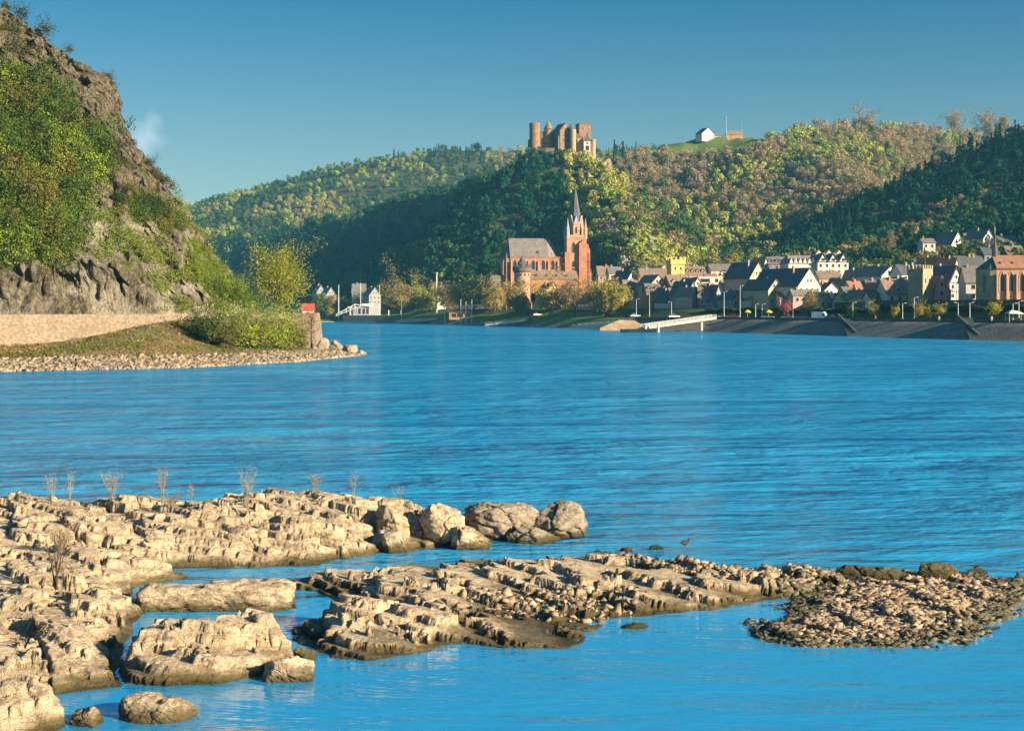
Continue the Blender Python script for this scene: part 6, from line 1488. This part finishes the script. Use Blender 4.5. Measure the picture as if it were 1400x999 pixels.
def person(px, label, col, d=11.5):
    x, y = shore_pt(px, d); z = gz(x, y); root = empty('person', (x, y, z)); 
    me = bpy.data.meshes.new('body'); V = [(0, 0, .95), (0, 0, 1.2), (0, 0, 1.45), (0, 0, 1.55), (0, 0, 1.7), (-.2, 0, 1.4), (-.26, .02, 1.12), (-.25, -.06, .85), (.2, 0, 1.4), (.26, .02, 1.12), (.25, -.06, .85), (-.1, 0, .9), (-.11, -.1, .48), (-.12, .02, .05), (.1, 0, .9), (.11, .08, .48), (.12, .05, .05), (-.12, -.12, .03), (.12, -.09, .03)]
    E = [(0, 1), (1, 2), (2, 3), (3, 4), (2, 5), (5, 6), (6, 7), (2, 8), (8, 9), (9, 10), (0, 11), (11, 12), (12, 13), (0, 14), (14, 15), (15, 16), (13, 17), (16, 18)]
    me.from_pydata(V, E, []); o = link('body', me, root); me.materials.append(plain('skin and clothes', col, .8, .2, 4))
    md = o.modifiers.new('skin', 'SKIN'); rad = [.15, .15, .17, .06, .1, .06, .05, .04, .06, .05, .04, .09, .07, .05, .09, .07, .05, .04, .04]
    for v, q in zip(me.skin_vertices[0].data, rad): v.radius = (q, q * .8)
    me.skin_vertices[0].data[0].use_root = True; o.modifiers.new('smooth', 'SUBSURF').render_levels = 1
    h = MB(); h.lathe([(.02, 1.83), (.11, 1.78), (.125, 1.68), (.09, 1.62)], 10); h.build('hair', M['bark'], root); tag(root, label, 'person')
person(1197, 'person in rust coloured clothes walking on the quay below the orange bush', (.30, .10, .05)); person(1356, 'person in pale clothes standing on the quay near the right stairs', (.5, .45, .4)); person(1284, 'person in cream clothes sitting height on the quay wall below the small trees', (.45, .36, .25))

# ------------------------------------------------------------------ riverside and town trees
Yl = [(.36, .34, .05), (.27, .29, .04), (.42, .36, .07)]; Og = [(.42, .27, .08), (.36, .26, .07), (.32, .28, .07)]; Br = [(.32, .22, .11), (.26, .18, .09)]; Gr = [(.09, .13, .025), (.12, .15, .03)]; Pk = [(.42, .12, .12), (.35, .10, .10)]; YY = [(.42, .33, .03), (.34, .30, .03)]
def bank_tree(px, d, top, wpx, cols, kind, seed, label, n=5200, leaf=.40, z0=.05, asp=.7, name='tree', Y=None, bark='bark', zb=None, limbs=8, tipf=.35):
    if Y is None: x, y = shore_pt(px, d)
    else: x, y = X_(px, Y), Y
    z = gz(x, y) if zb is None else zb; h = max(2.0, Z_(top, y) - z); cr = wpx / 2 * y / FPX
    o = make_tree(name, h, cr, n, leaf, cols, kind, seed, z0, loc=(x, y, z), asp=asp, bark=bark, limbs=limbs, tipf=tipf); o.rotation_euler = (0, 0, seed * 1.7)
    return tag(o, label, 'tree')
for a in ((528, 20, 402, 26, Gr, 'leafy', 1, 'green tree tucked against the left of the big orange tree'), (552, 18, 381, 62, Og, 'leafy', 2, 'big orange leafed tree right of the ferry landing', 4800), (584, 18, 393, 38, Yl, 'leafy', 3, 'low yellow green tree right of the big orange tree'),
          (610, 22, 392, 34, Br, 'bare', 4, 'brownish tree between the white mast and the yellow green trees'), (628, 18, 384, 42, Yl, 'leafy', 5, 'bright yellow green tree behind the brick kiosk'), (648, 20, 374, 52, Og + Yl, 'leafy', 6, 'tall olive orange tree left of the church', 4200),
          (676, 20, 383, 42, Og, 'leafy', 7, 'orange tree below the left end of the church'), (706, 18, 388, 40, Og + Br, 'leafy', 8, 'brownish orange tree below the round tower'), (752, 22, 396, 46, Yl + Og, 'leafy', 9, 'yellowish tree before the ochre gabled house'),
          (786, 18, 377, 48, Br, 'bare', 10, 'large bare brown tree below the church tower', 2400), (812, 18, 381, 40, Og + Yl, 'leafy', 11, 'golden tree right of the large bare tree', 2000), (828, 20, 384, 34, Og, 'leafy', 12, 'orange tree right of the golden tree'), (846, 17, 390, 30, Yl + Og, 'leafy', 13, 'last riverside tree, yellow orange, before the cream gable'),
          (735, 24, 399, 18, [(.03, .045, .02)], 'leafy', 14, 'dark evergreen bush tree before the church aisle'),
(664, 26, 392, 26, Yl, 'leafy', 29, 'yellow green tree between the tall olive tree and the church'), (770, 22, 388, 30, Br, 'bare', 30, 'thin brown tree between the ochre house and the large bare tree'), (692, 30, 392, 22, Gr, 'leafy', 58, 'small green tree at the foot of the round tower'),
          (1073, 19, 411, 18, Pk, 'leafy', 15, 'pink blossoming tree on the quay', 1100, .22), (1108, 17, 396, 27, Og + Br, 'leafy', 16, 'tall thin orange brown tree on the quay below the biggest gable', 1500, .2), (1165, 16, 416, 14, YY, 'leafy', 17, 'small yellow tree at the lamp post on the quay', 800, .18),
          (1194, 17, 412, 20, YY + Og, 'leafy', 18, 'yellow orange tree on the quay below the cream dormered house', 1000, .18), (1224, 17, 416, 14, YY, 'leafy', 19, 'small round bright yellow tree on the quay', 800, .16), (1257, 18, 412, 18, Og + YY, 'leafy', 20, 'orange tree below the gate tower, first of three', 900, .17),
          (1270, 16, 416, 15, YY, 'leafy', 21, 'yellow tree below the gate tower, middle of three', 800, .16), (1285, 18, 416, 18, YY, 'leafy', 22, 'yellow tree below the pink house, last of three', 900, .16), (1360, 18, 413, 20, YY, 'leafy', 23, 'round yellow tree below the chapel', 1100, .17)):
    bank_tree(*a)
for px, _d, top, w, cols, kd, sd, lab in ((438, 0, 404, 18, Gr, 'leafy', 24, 'green tree before the small grey gable at the far left'), (455, 0, 406, 16, Br, 'bare', 25, 'brownish tree before the steep grey roof at the far left'), (470, 0, 408, 18, Gr, 'leafy', 26, 'green tree behind the gangway of the ferry landing'), (490, 0, 404, 20, [(.03, .06, .025)], 'leafy', 27, 'dark tree behind the cabin of the ferry landing'), (512, 0, 407, 20, Gr, 'leafy', 28, 'green tree between the sharp grey gable and the orange tree')):
    bank_tree(px, 0, top - 4, w * 1.3, cols, kd, sd, lab, 1600, .5, .02, Y=922)
# trees among and behind the houses
for px, Y, top, w, cols, kind, sd, lab in ((1218, 640, 318, 18, [(.30, .22, .16)], 'bare', 31, 'pale blossoming tree alone on the shaded slope'), (1204, 640, 326, 14, Gr, 'leafy', 32, 'small green tree left of the pale blossoming tree'), (1264, 520, 340, 12, Gr, 'cone', 33, 'pointed bright green tree above the gate tower'),
          (1180, 610, 352, 12, Yl, 'cone', 34, 'pointed yellow green tree right of the large white building'), (1170, 620, 356, 10, Yl, 'leafy', 35, 'short yellow tree between the large white building and the pointed tree'), (1118, 680, 331, 14, Gr, 'cone', 36, 'pointed green tree behind the large white building'),
          (1086, 690, 338, 14, Gr, 'cone', 37, 'pointed green tree left behind the large white building'), (1058, 680, 340, 20, Gr, 'leafy', 38, 'green tree above the zigzag dormer roof'), (938, 660, 340, 36, Yl, 'leafy', 39, 'bright yellow green tree just behind the yellow tower'), (905, 690, 342, 34, Yl, 'leafy', 40, 'yellow green tree left behind the yellow tower'),
          (880, 690, 348, 24, [(.36, .32, .18)], 'leafy', 41, 'cream blossoming tree above the long brown roof'), (978, 700, 345, 24, Og, 'leafy', 42, 'orange tree above the long pale hall'), (962, 690, 346, 30, [(.03, .06, .02)], 'leafy', 43, 'dark green tree right of the yellow tower'), (1005, 720, 340, 26, YY + Yl, 'leafy', 44, 'yellow tree above the right end of the long pale hall'),
          (1030, 720, 338, 26, Yl, 'leafy', 45, 'yellow green tree above the tall tan gable'), (998, 600, 372, 22, Yl + Gr, 'leafy', 46, 'olive green tree among the brown roofs in the town centre'), (1305, 1395, 149, 32, Br, 'bare', 47, 'large bare tree on the skyline, left of a pair'), (1347, 1400, 151, 32, Br, 'bare', 48, 'large round bare tree on the skyline, right of a pair'),
          (1372, 1400, 158, 18, Br, 'bare', 49, 'smaller bare tree on the skyline between the pair and the dark hill'), (1181, 1270, 161, 36, Br, 'bare', 50, 'broad brown bare tree on the highest point of the hill skyline'), (840, 1190, 192, 8, [(.03, .05, .02)], 'cone', 51, 'small dark pine on the skyline right of the castle'), (852, 1190, 194, 7, [(.03, .05, .02)], 'cone', 52, 'tiny pine right of the skyline pine'),
          (652, 1890, 195, 13, [(.03, .05, .025)], 'leafy', 53, 'dark bushy tree on the skyline left of the castle'), (1173, 820, 268, 16, [(.018, .04, .022)], 'cone', 54, 'tall dark spruce on the edge of the shaded hill'), (1160, 818, 276, 13, [(.018, .04, .022)], 'cone', 55, 'dark spruce left of the tall spruce on the shaded hill edge'), (1135, 812, 293, 12, [(.018, .04, .022)], 'cone', 56, 'dark spruce halfway down the shaded hill edge'),
          (1112, 808, 306, 11, [(.018, .04, .022)], 'cone', 57, 'dark spruce near the foot of the shaded hill edge')):
    bank_tree(px, 0, top, w, cols, kind, sd, lab, 900 if Y < 900 else 2200, (.34 if Y < 760 else .62), .1, Y=Y)
# left bank
o = bank_tree(383, 0, 344, 74, [(.27, .28, .02), (.20, .24, .025), (.33, .29, .03)], 'leafy', 60, 'tall yellow green tree spreading above the bastion wall', 9000, .17, .04, Y=274, zb=6.8, limbs=20, tipf=.72)
o = bank_tree(426, 0, 412, 30, [(.30, .13, .08), (.22, .12, .06)], 'bare', 61, 'small bare reddish tree with a dark trunk at the point', 700, .12, .3, Y=252)
for px, Y, top, w, cols, sd, lab in ((296, 238, 436, 40, [(.42, .38, .2), (.33, .31, .14)], 70, 'pale cream flowering bush on the left bank'), (272, 240, 430, 36, [(.035, .055, .018)], 71, 'dark green bush left of the pale cream bush'), (325, 246, 428, 44, [(.14, .19, .025), (.18, .22, .03)], 72, 'leafy green bush right of the pale cream bush'),
          (352, 250, 430, 44, [(.21, .28, .025), (.15, .2, .025)], 73, 'bright green bush before the bastion wall'), (378, 252, 440, 40, [(.23, .30, .03)], 74, 'bright green bush beside the white marker post'), (310, 236, 456, 30, [(.13, .12, .04)], 75, 'olive bush low above the cobbles'), (342, 242, 458, 40, [(.19, .14, .07), (.13, .13, .04)], 76, 'brownish dry bush low above the cobbles'),
          (395, 254, 446, 26, [(.17, .19, .03)], 77, 'small light green bush at the end of the bastion wall'), (408, 254, 458, 22, [(.15, .14, .04)], 78, 'low olive tuft below the bastion wall end'), (284, 236, 432, 40, [(.06, .09, .02)], 81, 'dark green bush behind the pale cream bush'), (312, 240, 428, 46, [(.14, .20, .025), (.10, .14, .02)], 82, 'mid green bush between the cream bush and the bright green ones'), (336, 240, 444, 50, [(.22, .28, .03)], 83, 'wide fresh green bush in the middle of the left bank thicket'), (365, 244, 446, 50, [(.26, .32, .03), (.18, .22, .025)], 84, 'wide bright bush just before the marker post'), (388, 248, 452, 40, [(.16, .17, .03)], 85, 'yellowish green bush at the right end of the thicket'),
          (340, 268, 408, 26, [(.12, .17, .02)], 79, 'fresh green bush on the road edge below the cliff end')):
    Y = Y if sd == 79 else Y - 14; x = X_(px, Y); z = 7.0 if sd == 79 else gz(x, Y) - .4; h = max(1.2, Z_(top, Y) - z); o = make_tree('bush', h, w * .68 * Y / FPX, 2200, .16, cols, 'leafy', sd, .02, loc=(x, Y, z), limbs=6); tag(o, lab, 'bush')
bank_tree(452, 0, 418, 12, Yl, 'leafy', 80, 'small yellow bush tree on the green point across the left channel', 500, .3, .05, Y=858)
# point rocks on the left bank
for i, (px, pyb, pyt, w, lab) in enumerate(((440, 484, 462, 22, 'tan boulder on the point of the left bank below the reddish tree'), (458, 484, 464, 24, 'sloping tan rock in the middle of the left bank point'), (478, 486, 472, 26, 'low rock near the tip of the left bank point'), (494, 486, 478, 12, 'outermost small rock of the left bank point'), (425, 486, 474, 16, 'small rock at the cobbles before the point'), (447, 488, 479, 22, 'flat dark rock at the waterline of the point'))):
    boulder(px - w / 2, px + w / 2, pyb, pyt, 4.0, 80 + i, lab, 'rock_grey', small=True, sink=.5)
